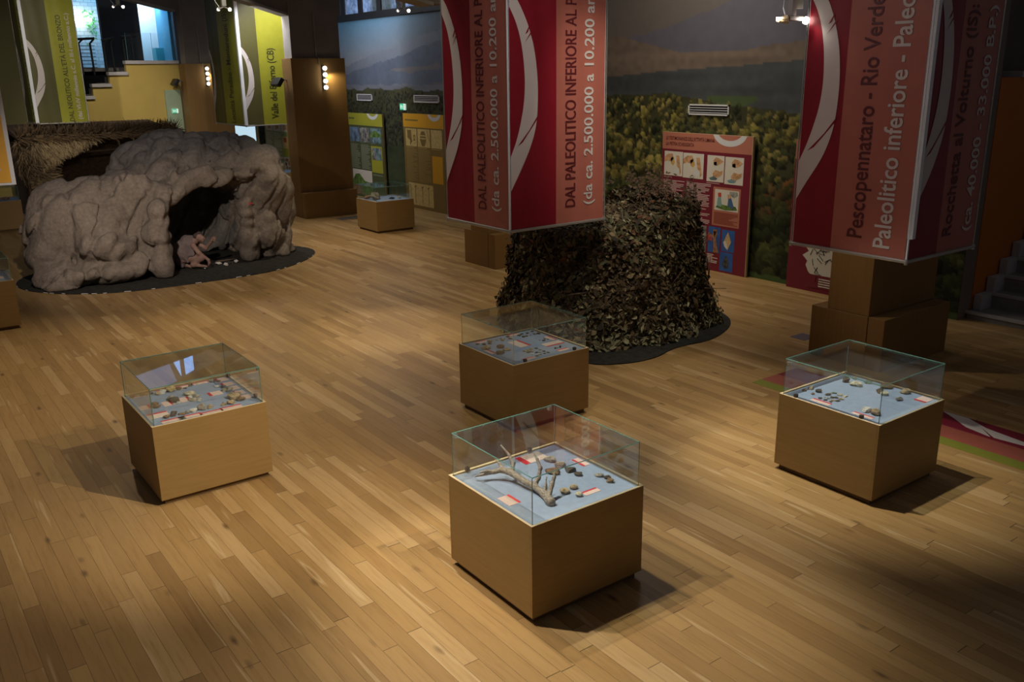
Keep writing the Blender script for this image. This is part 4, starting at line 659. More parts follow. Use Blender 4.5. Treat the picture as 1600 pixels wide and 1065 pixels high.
def banner(name_lab, x0, x1, y0, y1, z0, z1, mats, fx, fy, extra=None):
    """hollow box of four hung panels; fx = front face (-Y) spec, fy = left face (-X) spec"""
    r_ = empty('hanging_banner', ((x0 + x1) / 2, (y0 + y1) / 2, z0), name_lab, 'banner')
    g = .02
    banner_face(r_, (x0 + g, y0, z0 + .03), (1, 0, 0), (0, -1, 0), x1 - x0 - 2 * g, z0 + .03, z1, mats, *fx)
    banner_face(r_, (x0, y1 - g, z0 + .03), (0, -1, 0), (-1, 0, 0), y1 - y0 - 2 * g, z0 + .03, z1, mats, *fy)
    for nm, bx_ in (('fabric_panel', (x0 + g, x1 - g, y1 - .008, y1)), ('fabric_panel', (x1 - .008, x1, y0 + g, y1 - g))):
        o = MB().box(*bx_, z0 + .03, z1).build(nm, M['back'], r_)
    for bx_ in ((x0 - .012, x1 + .012, y0 - .018, y0 + .018), (x0 - .012, x1 + .012, y1 - .018, y1 + .018), (x0 - .018, x0 + .018, y0 - .012, y1 + .012), (x1 - .018, x1 + .018, y0 - .012, y1 + .012)):
        bevel(MB().box(*bx_, z0, z0 + .028).build('bottom_rail', M['alu'], r_), .006)
    for (x, y) in ((x0, y0), (x1, y0), (x0, y1), (x1, y1)):
        MB().tube([(x, y, z0 - .012), (x, y, z0 + .035)], .016, 8).build('corner_bracket', M['steel'], r_)
        q_ = (.007 if y0 < 12 else .035) if (x, y) == (x0, y0) else .004; MB().box(x - q_, x + q_, y - q_, y + q_, z0 + .03, z1).build('corner_post', M['white'] if q_ > .005 else M['alu'], r_)
    return r_
# middle red banner
TW = 'DAL PALEOLITICO INFERIORE AL PALEOLITICO SUPERIORE'
t1 = lambda L, a, b, ln: [(TW, 'DAL PALEOLITICO INFERIORE AL PAL', a * L, .142, 1.78, ln, 'darkred'), ('(da ca. 2.500.000 a 10.200 anni fa)', '(da ca. 2.500.000 a 10.200 anni', b * L, .125, 1.78, ln, 'pale')]
Mx = (5.49, 6.81, 7.54, 8.75)
banner('middle red banner reading DAL PALEOLITICO INFERIORE, hung above the brushwood mound', *Mx, 1.58, 4.6, ('red', 'salmon'),
       (.47, t1(1.28, .675, .87, 2.30), 1.0, .008, 1.0), (.46, t1(1.17, .66, .86, 2.30), 1.0, .004, 2.0))
Rx = (7.16, 8.27, 4.09, 5.27)
banner('right red banner reading Pescopennataro and Rocchetta, hung in front of a column', *Rx, 1.58, 4.4, ('red', 'salmon'),
       (.42, [('Rocchetta al Volturno (IS): Grotta Reali', 'Rocchetta al Volturno (IS): G', .65, .135, 1.75, 2.12, 'darkred'), ('(ca. 40.000 - 33.000 B.P.)', None, .96, .125, 1.76, 1.93, 'pale')], 1.0, .004, .5),
       (.36, [('Pescopennataro - Rio Verde;', None, .72, .15, 1.74, 2.07, 'darkred'), ('Paleolitico inferiore - Paleolitico medio', 'Paleolitico inferiore - Paleoli', .99, .155, 1.68, 2.16, 'pale')], 1.0, .003, 1.5))
ROOT_R = [o for o in COL.objects if o.get('label','').startswith('right red banner')][0]
MB().prism([(7.150, 4.098), (7.165, 4.06), (7.222, 4.066), (7.20, 4.10)], 'z', 1.79, 4.35).build('corner_profile', M['back'], ROOT_R)
# narrow green banner, far
banner('narrow green banner reading Valle del Biferno beside the lamp column', 7.80, 9.03, 21.2, 23.3, 2.06, 6.0, ('olive', 'lime'),
       (.36, [('Valle del Biferno (CB)', None, .80, .17, 2.22, 1.60, 'darkolive')], .75, .004, .3),
       (.38, [('Località Paradiso - Monteroduni (IS)', None, 1.45, .30, 2.12, 2.55, 'darkolive')], .75, .004, .9))
banner('green banner reading DAL NEOLITICO behind the thatched hut', 3.86, 5.00, 24.2, 25.5, 2.17, 5.35, ('olive', 'lime'),
       (.47, [("DAL NEOLITICO ALL'ETÀ DEL BRONZO", None, .80, .105, 2.22, 2.42, 'darkolive'), ('(dal VI-IV millennio a.C. al III-I millennio a.C.)', None, .98, .09, 2.26, 2.42, 'pale')], .80, .004, .3),
       (.62, [('LA RIVOLUZIONE NEOLITICA', None, 1.05, .16, 2.25, 2.6, 'darkolive')], .80, .004, .6))
yb = empty('hanging_banner', (1.5, 16.9, 1.6), 'orange banner with a white border at the left edge of the view', 'banner')
MB().box(.9, 2.10, 16.34, 16.35, 1.63, 4.4).build('fabric_panel', M['orangefab'], yb)
MB().box(2.10, 2.16, 16.33, 16.42, 1.6, 4.4).build('side_post', M['white'], yb)
bevel(MB().box(.85, 2.16, 16.32, 16.37, 1.59, 1.625).build('bottom_rail', M['white'], yb), .005)
v, f = text_mesh('(dalla metà', None); t = MB(); t.v = [(1.93 - q[1] * .15, 16.334, 1.78 + q[0] * 1.1) for q in v]; t.f = f; t.m = [0] * len(f); t.build('lettering', M['pale'], yb)
# spotlight clamped beside the right banner
r_ = empty('spotlight', (7.0, 5.35, 3.62), 'bright twin spotlight clamped at the left edge of the right red banner', 'spotlight')
bevel(MB().box(6.985, 7.045, 5.31, 5.36, 3.64, 4.4).build('mounting_post', M['alu'], r_), .004)
bevel(MB().box(7.045, 7.15, 5.32, 5.355, 3.70, 4.4).build('mounting_post', M['concrete_l'], r_), .004)
bevel(MB().box(6.93, 7.13, 5.29, 5.36, 3.595, 3.635).build('lamp_body', M['alu'], r_), .008)
MB().tube([(6.90, 5.30, 3.615), (6.82, 5.33, 3.60), (6.93, 5.32, 3.59)], [.03, .02, .025], 8).build('lamp_head', M['rim'], r_)
MB().box(6.80, 6.84, 5.30, 5.335, 3.607, 3.622).build('lit_lens', M['lampon'], r_)
b = MB(); b.tube([(7.12, 5.27, 3.60), (7.118, 5.25, 3.595)], [.032, .032], 12); b.build('lit_lens', M['lampon'], r_)
MB().tube([(6.91, 5.32, 3.62), (6.87, 5.32, 3.70), (6.88, 5.32, 3.78), (6.93, 5.32, 3.84), (7.0, 5.33, 3.86)], .005, 5).build('cable', M['white'], r_)
spot((7.12, 5.2, 3.58), (6.0, 3.0, 0), 3, 110, 1, (1, .95, .85), .03)

# ================================================================== INFORMATION PANELS (standing boards on the mural wall)
def pic(lb, s0, s1, t0, t1, mt, name='printed_picture', e=.003):
    root, P_ = lb; return MB().add([P_(s0, t1, e), P_(s1, t1, e), P_(s1, t0, e), P_(s0, t0, e)], [(0, 1, 2, 3)]).build(name, mt, root)
def lines(lb, s0, s1, t0, t1, n, mt, name='text_block', e=.003, gaps=True):
    root, P_ = lb; b = MB()
    for k in range(n):
        a = t0 + (t1 - t0) * k / n; c_ = a + (t1 - t0) / n * .52; r1 = s1 - (random.random() ** 3) * (s1 - s0) * .5 if gaps else s1
        b.add([P_(s0, c_, e), P_(r1, c_, e), P_(r1, a, e), P_(s0, a, e)], [(0, 1, 2, 3)])
    return b.build(name, mt, root)
def blob(lb, pts, mt, e=.005, name='drawn_shape'):
    root, P_ = lb; n = len(pts); return MB().add([P_(a, b_, e) for a, b_ in reversed(pts)], [tuple(range(n))]).build(name, mt, root)
def arc_emblem(lb, s, r0, asp):
    root, P_ = lb; b = MB(); n = 24
    for i in range(n + 1):
        a = math.pi * i / n
        for q, R_ in ((0, r0 * .74), (1, r0)):
            cc = -.02 if q else -.03
            b.v.append(tuple(P_(s + math.cos(a) * R_, max(.0, cc + math.sin(a) * R_ * asp * (1 if q else .93)), .004)))
    for i in range(n): b.f.append((i * 2, i * 2 + 1, i * 2 + 3, i * 2 + 2)); b.m.append(0)
    b.build('crescent_emblem', M['white'], root)
def board(yl, yr, h, body, head, hh, label, X=11.3, edge=None, zb=.0):
    w_ = yl - yr; r_ = empty('information_panel', (X, (yl + yr) / 2, zb), label, 'information panel')
    MB().box(X, X + .045, yr, yl, zb, zb + h).build('board', edge or M['rim'], r_)
    P_ = lambda s, t, e=0: Vector((X - e, yl - s * w_, zb + h * (1 - t)))
    lb = (r_, P_)
    pic(lb, 0, .995, 0, 1, body, 'printed_sheet', .0015); pic(lb, 0, .995, 0, hh, head, 'header_band', .0025)
    return lb
def words(lb, body, s0, t0, wd, cap_t, mt):
    root, P_ = lb; v, f = text_mesh(body); b = MB(); b.v = [tuple(P_(s0 + q[0] * wd, t0 - q[1] * cap_t, .005)) for q in v]; b.f = f; b.m = [0] * len(f); b.build('title_lettering', mt, root)
hand = plain('drawn_hand_tan', (.60, .34, .17), .8, var=.35, vscale=25); stone_p = plain('drawn_stone_ochre', (.60, .36, .10), .8, var=.2)
txtw = plain('pale_text', (.66, .50, .48), .8); txtd = plain('dark_text', (.12, .03, .02), .8); txtg = plain('green_grey_text', (.30, .33, .22), .8); txtb = plain('tan_text', (.42, .30, .13), .8)
burg = plain('burgundy_print', (.20, .016, .035), .5); salm = plain('salmon_print', (.52, .19, .13), .5); limeprint = plain('lime_print', (.42, .42, .04), .5); dgreen = plain('dark_green_print', (.085, .11, .05), .5)
orangeprint = plain('orange_print', (.78, .42, .03), .5); brownprint = plain('brown_print', (.26, .18, .06), .5); cream = plain('cream_drawing', (.70, .55, .24), .6, var=.15, vscale=14); greyp = plain('grey_photo', (.25, .25, .24), .6, var=.9, vscale=9)
seap = plain('landscape_photo', (.16, .26, .28), .6, var=.7, vscale=7); skyp = plain('blue_photo', (.14, .22, .34), .6, var=.6, vscale=6); skinp = plain('brown_arm_photo', (.36, .17, .08), .6, var=.4, vscale=20)
flint_t = plain('flint_photo_tan', (.58, .42, .20), .6, var=.3, vscale=18); flint_d = plain('flint_photo_dark', (.07, .07, .08), .6, var=.8, vscale=22); greenp = plain('green_photo', (.13, .24, .05), .6, var=.6, vscale=9); bluecl = plain('blue_cloth_print', (.06, .14, .30), .6); tealcl = plain('teal_cloth_print', (.25, .42, .38), .6); redp = plain('red_photo', (.6, .08, .05), .6, var=.3)

R = board(11.06, 9.14, 2.2, burg, salm, .125, 'burgundy information panel titled LE TESTIMONIANZE behind the brushwood mound')
words(R, "LE TESTIMONIANZE DELL'ATTIVITÀ UMANA.", .045, .056, .56, .026, M['darkred']); words(R, 'LA PIETRA SCHEGGIATA', .045, .098, .33, .026, M['darkred'])
arc_emblem(R, .76, .18, .55)
for s0, s1, t0, t1 in ((.03, .25, .142, .325), (.256, .49, .145, .33), (.53, .715, .148, .338), (.725, .92, .15, .345)): pic(R, s0, s1, t0, t1, M['paper'])
def hands(lb, ox, oy, sx, sy, kind):
    def T(P4): return [(ox + a * sx, oy + b_ * sy) for a, b_ in P4]
    if kind == 0:
        blob(lb, T([(0, .25), (.2, .1), (.45, .08), (.5, .3), (.4, .42), (.2, .38), (0, .45)]), hand); blob(lb, T([(.35, .28), (.5, .2), (.58, .45), (.5, .58), (.38, .5)]), stone_p)
        blob(lb, T([(.64, .15), (.8, .15), (.88, .55), (.93, .85), (.85, .97), (.83, .7), (.7, .6)]), hand); blob(lb, T([(.55, .75), (.7, .68), (.82, .8), (.7, .95), (.58, .9)]), M['white'])
    else:
        blob(lb, T([(.35, .2), (.5, .05), (.75, .1), (.95, .2), (.8, .3), (.55, .38), (.4, .36)]), hand); blob(lb, T([(.38, .25), (.55, .22), (.58, .35), (.48, .42), (.4, .36)]), M['white'])
        blob(lb, T([(.35, .7), (.5, .55), (.75, .6), (.95, .55), (.9, .72), (.6, .85), (.4, .82)]), hand); blob(lb, T([(.15, .88), (.4, .8), (.65, .88), (.55, .95), (.25, .96)]), seap)
hands(R, .03, .145, .22, .178, 0); hands(R, .256, .148, .235, .178, 0); hands(R, .53, .15, .185, .185, 1); hands(R, .725, .152, .195, .19, 1)
lines(R, .03, .13, .335, .343, 1, txtw); lines(R, .53, .68, .347, .355, 1, txtw)
lines(R, .03, .28, .36, .66, 26, txtw); lines(R, .305, .585, .36, .66, 26, txtw)
pic(R, .612, .905, .372, .655, salm, 'salmon_box', .003); pic(R, .632, .888, .388, .54, M['paper'], e=.005)
blob(R, [(.645, .52), (.68, .49), (.76, .5), (.86, .50), (.88, .525), (.75, .535)], greenp, .007)
blob(R, [(.66, .505), (.665, .45), (.70, .44), (.715, .5), (.70, .515)], tealcl, .008); blob(R, [(.67, .445), (.665, .415), (.70, .41), (.705, .44)], redp, .008)
blob(R, [(.775, .5), (.78, .45), (.81, .44), (.84, .50), (.83, .52)], bluecl, .008); blob(R, [(.775, .45), (.77, .42), (.80, .415), (.81, .445)], hand, .008)
blob(R, [(.79, .395), (.87, .395), (.88, .42), (.84, .44), (.79, .42)], greyp, .007)
lines(R, .632, .888, .555, .645, 10, plain('terracotta_text', (.30, .06, .03), .8), e=.005)
pic(R, .30, .555, .672, .90, greyp)
pic(R, .58, .712, .668, .862, M['bluep']); pic(R, .73, .868, .677, .838, M['bluep']); pic(R, .72, .86, .845, .985, M['bluep'])
blob(R, [(.635, .685), (.675, .685), (.68, .72), (.665, .75), (.695, .84), (.70, .86), (.64, .86), (.645, .83), (.64, .76), (.61, .74), (.58, .735), (.58, .715), (.63, .73)], skinp, .006)
blob(R, [(.635, .70), (.672, .70), (.662, .725), (.65, .74)], M['black'], .008); blob(R, [(.582, .73), (.612, .745), (.63, .775), (.582, .775)], redp, .007)
blob(R, [(.797, .69), (.835, .76), (.80, .825), (.765, .80), (.75, .77)], flint_t, .006); blob(R, [(.775, .755), (.80, .80), (.80, .825), (.765, .80), (.75, .77)], M['paper'], .008)
blob(R, [(.79, .86), (.82, .91), (.815, .955), (.78, .965), (.75, .94), (.765, .90)], flint_d, .006)
lines(R, .565, .695, .875, .945, 6, M['paper'])
MP = board(8.35, 6.45, 2.2, burg, salm, .125, 'burgundy map panel half hidden behind the right hand column')
ol = []
for k in range(34):
    a = 2 * math.pi * k / 34; ol.append((.42 + .26 * math.cos(a) * (1 + .10 * math.sin(k * 2.7)), .76 + .19 * math.sin(a) * (1 + .10 * math.sin(k * 1.9 + 1))))
blob(MP, ol, M['paper'], .004, 'map_of_municipalities')
b = MB()
for k in range(46):
    s0, t0 = .42 + random.uniform(-.2, .2), .76 + random.uniform(-.15, .15); a = random.uniform(0, 3.1)
    p0, p1 = MP[1](s0, t0, .006), MP[1](s0 + .06 * math.cos(a), t0 + .045 * math.sin(a), .006); b.tube([p0, p1], .005, 4)
b.build('map_boundary', M['black'], MP[0])
pic(MP, .2, .64, .88, .97, burg, 'label_box', .007); words(MP, 'ALTOVOLTURNO', .28, .905, .17, .014, M['paper']) if False else None
lines(MP, .30, .46, .90, .965, 4, M['paper'], e=.009)
G = board(23.0, 21.0, 2.22, dgreen, limeprint, .14, 'green information panel on the mural right of the lamp column', edge=brownprint)
words(G, 'TERRE E ACQUE', .06, .085, .26, .03, txtd) if False else None
lines(G, .05, .26, .055, .085, 1, dgreen); arc_emblem(G, .74, .16, .55)
for s0, s1, mt in ((.06, .335, skyp), (.355, .62, greyp), (.65, .955, seap)): pic(G, s0, s1, .165, .335, mt); lines(G, s0, s0 + .14, .342, .350, 1, txtg)
blob(G, [(.65, .25), (.72, .20), (.80, .19), (.955, .24), (.955, .26), (.65, .27)], greenp, .005)
lines(G, .07, .33, .365, .66, 24, txtg); lines(G, .36, .62, .365, .66, 24, txtg)
pic(G, .65, .955, .37, .68, limeprint, 'lime_box', .003); pic(G, .67, .935, .39, .53, greyp, e=.005); blob(G, [(.75, .39), (.85, .39), (.93, .47), (.93, .53), (.82, .53), (.78, .47)], seap, .007)
pic(G, .08, .64, .67, .97, M['paper']); blob(G, [(.08, .80), (.16, .73), (.28, .72), (.42, .80), (.64, .82), (.64, .97), (.08, .97)], greenp, .005); blob(G, [(.08, .86), (.3, .86), (.34, .97), (.08, .97)], plain('brown_hut_photo', (.30, .17, .08), .7, var=.5, vscale=12), .007)
lines(G, .67, .94, .70, .72, 2, txtg)
Yp = board(19.93, 18.05, 2.28, brownprint, orangeprint, .14, 'yellow information panel with vase drawings beside the middle red banner', edge=plain('dark_gold_edge', (.30, .2, .04), .5))
lines(Yp, .05, .44, .06, .09, 1, brownprint); arc_emblem(Yp, .78, .16, .55)
for s0, s1 in ((.055, .335), (.36, .66), (.69, .95)): pic(Yp, s0, s1, .155, .34, cream); lines(Yp, s0, s1 - .03, .35, .357, 1, cream)
blob(Yp, [(.10, .17), (.20, .17), (.20, .23), (.22, .29), (.16, .33), (.17, .28), (.10, .25)], brownprint, .005); blob(Yp, [(.25, .22), (.30, .22), (.30, .28), (.25, .28)], brownprint, .005); blob(Yp, [(.264, .235), (.286, .235), (.286, .265), (.264, .265)], cream, .006)
blob(Yp, [(.46, .175), (.53, .175), (.56, .21), (.57, .27), (.53, .33), (.46, .33), (.42, .27), (.43, .21)], brownprint, .005); blob(Yp, [(.60, .165), (.612, .165), (.64, .27), (.63, .27)], brownprint, .005)
for zz in (.215, .245): blob(Yp, [(.43, zz), (.56, zz), (.56, zz + .012), (.43, zz + .012)], cream, .006)
lines(Yp, .055, .335, .365, .715, 28, txtb); lines(Yp, .36, .66, .365, .715, 28, txtb)
pic(Yp, .70, .95, .42, .70, orangeprint); pic(Yp, .08, .70, .73, .965, cream)
for q in (.25, .43, .58): blob(Yp, [(q, .76), (q + .012, .75), (q + .006, .95), (q - .005, .95)], brownprint, .005); blob(Yp, [(q - .02, .765), (q + .03, .75), (q + .03, .765), (q - .015, .78)], brownprint, .005)
BG = board(29.07, 27.05, 2.3, plain('sage_print', (.34, .42, .16), .5), limeprint, .14, 'brightly lit green and white information panel between the two lamp columns', edge=dgreen)
arc_emblem(BG, .78, .16, .55)
for s0, s1 in ((.05, .34), (.36, .66), (.68, .96)): pic(BG, s0, s1, .16, .34, M['paper']); blob(BG, [(s0 + .08, .2), (s0 + .2, .18), (s0 + .22, .3), (s0 + .1, .32)], hand, .005)
lines(BG, .05, .34, .36, .66, 22, M['paper']); lines(BG, .36, .66, .36, .66, 22, M['paper'])
pic(BG, .70, .96, .40, .56, cream); blob(BG, [(.76, .42), (.86, .42), (.86, .48), (.76, .48)], redp, .005); pic(BG, .70, .96, .56, .66, limeprint)
for s0, s1 in ((.05, .66), (.69, .96)):
    pic(BG, s0, s1, .68, .97, M['paper'])
    for k in range(9):
        a, c_ = random.uniform(s0, s1 - .08), random.uniform(.69, .92); blob(BG, [(a, c_), (a + .07, c_ + .01), (a + .06, c_ + .05), (a + .01, c_ + .04)], [greyp, redp, M['black']][k % 3], .005 + k * .0004)
spot((9.6, 28.6, 4.6), (11.3, 28.1, 1.2), 420, 75, .8, (1, 1, .95))
# ================================================================== DISPLAY CASES
def case(x0, y0, lab, clips=(), wd=.9, felt=True, grp=None):
    """x0,y0: centre; body 0.9 square"""
    h = wd / 2; r_ = empty('display_case', (x0, y0, 0), lab, 'display case', grp)
    X0, X1, Y0, Y1 = x0 - h, x0 + h, y0 - h, y0 + h; T = .6565
    MB().box(X0 + .03, X1 - .03, Y0 + .03, Y1 - .03, 0, .047).build('plinth', plain_dark, r_)
    b = MB(); b.box(X0, X1, Y0, Y0 + .018, .045, T).box(X0, X1, Y1 - .018, Y1, .045, T).box(X0, X0 + .018, Y0 + .018, Y1 - .018, .045, T).box(X1 - .018, X1, Y0 + .018, Y1 - .018, .045, T).box(X0 + .018, X1 - .018, Y0 + .018, Y1 - .018, .045, .06)
    bevel(b.build('cabinet_body', M['veneer'], r_), .0015)
    b = MB(); t = .016; z0, z1 = T, T + .002
    b.box(X0, X1, Y0, Y0 + t, z0, z1).box(X0, X1, Y1 - t, Y1, z0, z1).box(X0, X0 + t, Y0 + t, Y1 - t, z0, z1).box(X1 - t, X1, Y0 + t, Y1 - t, z0, z1)
    b.build('top_edging', M['rim'], r_)
    MB().box(X0 + .019, X1 - .019, Y0 + .019, Y1 - .019, .62, .646).build('felt_deck', M['felt'], r_)
    g0, g1 = .024, .032; GT = .957
    for (a, b_, c_, d) in ((X0 + g0, X1 - g0, Y0 + g0, Y0 + g1), (X0 + g0, X1 - g0, Y1 - g1, Y1 - g0), (X0 + g0, X0 + g1, Y0 + g1, Y1 - g1), (X1 - g1, X1 - g0, Y0 + g1, Y1 - g1)):
        MB().box(a, b_, c_, d, .647, GT - .009).build('glass_pane', M['glass'], r_)
    MB().box(X0 + g0, X1 - g0, Y0 + g0, Y1 - g0, GT - .008, GT).build('glass_lid', M['glass'], r_)
    e = MB(); q = .0035
    def rod(a, c_): e.tube([a, c_], q, 4)
    A0_, A1_, B0_, B1_ = X0 + g0, X1 - g0, Y0 + g0, Y1 - g0
    for (xx, yy) in ((A0_, B0_), (A1_, B0_), (A0_, B1_), (A1_, B1_)): rod((xx, yy, .65), (xx, yy, GT))
    for a, c_ in (((A0_, B0_), (A1_, B0_)), ((A1_, B0_), (A1_, B1_)), ((A1_, B1_), (A0_, B1_)), ((A0_, B1_), (A0_, B0_))): rod((*a, GT - .003), (*c_, GT - .003))
    e.build('glass_edge', M['gedge'], r_)
    for (side, f, z) in clips:
        # small clamp on a side: W,E,S,N ; f fraction along, z height
        s_ = .014
        if side in 'WE': xx = A0_ if side == 'W' else A1_; yy = B0_ + f * (B1_ - B0_); bx_ = (xx - .012, xx + .014, yy - s_, yy + s_)
        else: yy = B0_ if side == 'S' else B1_; xx = A0_ + f * (A1_ - A0_); bx_ = (xx - s_, xx + s_, yy - .012, yy + .014)
        bevel(MB().box(*bx_, z - .014, z + .014).build('clamp', M['clip'] if z < .8 else M['steel'], r_), .003)
    return r_
plain_dark = grainwood('dark_plinth_wood', (.13, .075, .03), (.17, .10, .04), (2, 2, 30), .6)
case(1.964, 7.159, 'left display case with many stones and windows mirrored in its lid', (('E', .17, .672), ('E', .93, .672), ('E', .04, .93)))
case(3.287, 4.173, 'nearest display case holding a deer antler', (('N', .13, .672), ('N', .74, .672), ('N', .03, .93), ('N', .95, .935)))
case(4.984, 6.653, 'rear middle display case in front of the brushwood mound', (('S', .15, .672), ('S', .84, .672), ('N', .4, .80)))
case(6.254, 3.824, 'right display case beside the floor graphic', (('W', .86, .672), ('W', .17, .672), ('W', .96, .92)))
case(1.08, 13.70, 'half cropped display case at the left frame edge, nearer one', (), .9)
case(9.20, 17.17, 'small display case far off between lamp column and middle banner', (('E', .5, .9),))
case(2.54, 22.80, 'half cropped display case at the left frame edge, farther one beside the thatched hut')
o = case(9.75, 24.1, 'distant display case between the cave model and the lamp column')

protos = []
def stone_proto(seed):
    import bmesh
    bm = bmesh.new(); bmesh.ops.create_icosphere(bm, subdivisions=3, radius=1.0); r = np.random.default_rng(seed)
    A = np.array([v.co[:] for v in bm.verts])
    for _ in range(11):      # knapped facets: cut with random planes
        n = r.normal(size=3); n /= np.linalg.norm(n); d = A @ n; lim = r.uniform(.5, .85); A = A - np.outer(np.clip(d - lim, 0, None), n) * .9
    A *= (1 + .10 * vnoise(A * 1.7 + 9.3, seed) + .05 * vnoise(A * 5 + 3.3, seed + 1))[:, None]
    A[:, 2] = np.maximum(A[:, 2], -.55); A -= (A.max(0) + A.min(0)) / 2; A /= (A.max(0) - A.min(0)); A[:, 2] += .5
    for v, c in zip(bm.verts, A): v.co = c
    return bm, A
def make_protos():
    import bmesh
    for k in range(9):
        bm, A = stone_proto(100 + k); me = D_.meshes.new('stone'); bm.to_mesh(me); bm.free(); protos.append(me)
make_protos()
smats = {}
def stone_mat(c):
    if c not in smats:
        m, nt, bs = new_mat('stone_tone'); f = noise(nt, coords(nt, (1, 1, 1)), 3.0, 8, .65)
        cc = ramp(nt, f, [(.32, tuple(x * .35 for x in c)), (.46, tuple(min(1, x * 1.15) for x in c)), (.66, tuple(min(1, x * 1.9) for x in c))])
        nt.links.new(cc, bs.inputs['Base Color']); bs.inputs['Roughness'].default_value = .55; bump(nt, bs, noise(nt, coords(nt, (1, 1, 1)), 6, 8, .7), .15, .5); smats[c] = m
    return smats[c]
cnt = 0
def stone(x, y, z, w_, h_, col, lab, grp=None, depth=None, rot=None, name='stone', cat='stone'):
    global cnt; cnt += 1
    me = protos[cnt % len(protos)].copy(); me.materials.clear(); me.materials.append(stone_mat(tuple(col)))
    o = link(name, me, None, (x, y, z)); d = depth or w_ * random.uniform(.65, .9)
    o.rotation_euler = (0, 0, rot if rot is not None else -.63 + random.uniform(-.35, .35)); o.scale = (w_, d, h_)
    me.polygons.foreach_set('use_smooth', [False] * len(me.polygons)); tag(o, lab, cat, grp); return o
for k_, lst in STONES.items():
    for (x, y, w_, h_, c_, lab, grp) in lst:
        nm = 'pebble' if 'pebble' in lab else ('hand_axe' if 'hand axe' in lab else ('flint_chip' if grp else 'stone'))
        o = stone(x, y, .646, w_, h_, c_, lab, grp, name=nm, cat=nm.replace('_', ' '))
        if nm == 'pebble':
            for pgn in o.data.polygons: pgn.use_smooth = True
            for v in o.data.vertices:
                q = v.co - Vector((0, 0, .5)); q = q.normalized() * .5; v.co = q * .85 + (v.co - Vector((0, 0, .5))) * .15 + Vector((0, 0, .5))
def card(x, y, sx, sy, side, lab):
    big = sx * sy > .018
    r_ = empty('caption_card', (x, y, .646), lab, 'card')
    MB().box(x - sx / 2, x + sx / 2, y - sy / 2, y + sy / 2, .6462, .6482).build('card_sheet', M['pinkwhite'] if big else M['pink'], r_)
    t = .3 if min(sx, sy) < .07 else .22
    bx_ = {'n': (x - sx / 2, x + sx / 2, y + sy / 2 - sy * t, y + sy / 2), 's': (x - sx / 2, x + sx / 2, y - sy / 2, y - sy / 2 + sy * t), 'e': (x + sx / 2 - sx * t, x + sx / 2, y - sy / 2, y + sy / 2), 'w': (x - sx / 2, x - sx / 2 + sx * t, y - sy / 2, y + sy / 2)}[side]
    MB().box(*bx_, .6483, .6487).build('red_stripe', M['cardred'], r_)
    b = MB()
    for k in range(3):
        f = .2 + .18 * k if side == 'n' else .4 + .18 * k
        if side in 'ns': b.box(x - sx * .42, x + sx * .38, y + sy * (f - .62), y + sy * (f - .57), .6483, .6486)
        else: b.box(x + sx * ((f - .62) if side == 'e' else (f - .35)), x + sx * ((f - .57) if side == 'e' else (f - .30)), y - sy * .42, y + sy * .38, .6483, .6486)
    b.build('text_line', M['paper'], r_)
for k_, lst in CARDS.items():
    for q in lst: card(*q)
# far cases' contents
for (x, y, w_, h_, c_, lab) in ((9.0, 17.22, .20, .15, (.5, .42, .3), 'large pale rounded skull like stone in the far small case'), (8.92, 17.42, .16, .07, (.4, .22, .12), 'reddish brown stone in the far small case'), (9.14, 17.35, .07, .05, (.3, .15, .1), 'small red brown stone behind the pale one in the far small case'),
        (9.3, 17.05, .12, .05, (.08, .09, .1), 'dark flat stone at the right of the far small case'), (9.44, 16.98, .09, .05, (.7, .68, .62), 'white stone at the right corner of the far small case'), (8.9, 17.05, .06, .04, (.12, .14, .12), 'dark pebble at the near left of the far small case'),
        (2.55, 22.6, .22, .10, (.35, .2, .12), 'brown bone like stone in the farther cropped case'), (2.75, 22.7, .14, .07, (.3, .16, .1), 'red brown stone in the farther cropped case'), (2.35, 22.8, .12, .05, (.1, .09, .08), 'dark stone in the farther cropped case'),
        (1.35, 13.5, .08, .03, (.6, .62, .6), 'white flake in the nearer cropped case, closest to the corner'), (1.30, 13.72, .07, .03, (.55, .5, .45), 'pale flake in the nearer cropped case, farther back')):
    stone(x, y, .646, w_, h_, c_, lab)
for q in ((1.42, 13.6, .08, .16, 'w', 'pale card at the edge of the nearer cropped case'), (9.1, 16.9, .14, .06, 'n', 'small pale card at the front of the far small case')): card(*q)

# antler
BEAM = [(3.12, 3.91, .665), (3.14, 3.99, .672), (3.145, 4.09, .685), (3.13, 4.17, .692), (3.125, 4.25, .70), (3.11, 4.33, .712), (3.08, 4.37, .715), (3.05, 4.40, .70), (3.0, 4.43, .688), (2.94, 4.46, .675)]
TIN = [([(3.135, 3.94, .68), (3.19, 3.975, .73), (3.22, 3.99, .765), (3.23, 4.00, .79)], .018, .007), ([(3.14, 3.99, .68), (3.17, 4.01, .72), (3.19, 4.03, .76)], .012, .004),
       ([(3.145, 4.10, .69), (3.19, 4.11, .725), (3.225, 4.135, .775), (3.235, 4.18, .815), (3.24, 4.22, .84)], .017, .006), ([(3.12, 4.30, .705), (3.165, 4.35, .745), (3.18, 4.41, .78), (3.17, 4.49, .825)], .017, .006),
       ([(3.10, 4.35, .712), (3.10, 4.41, .74), (3.09, 4.45, .765)], .014, .003), ([(3.05, 4.40, .70), (3.01, 4.42, .71), (2.96, 4.43, .712)], .012, .006)]
h = .0045; lo = (2.90, 3.86, .64); G_ = grid(lo, (3.28, 4.53, .86), h)
S = np.full(G_.shape[:3], 9.0); rr = [.026, .022, .021, .020, .020, .020, .018, .014, .010, .005]
for i in range(9): S = smin(S, caps(G_, BEAM[i], BEAM[i + 1], rr[i], rr[i + 1]), .008)
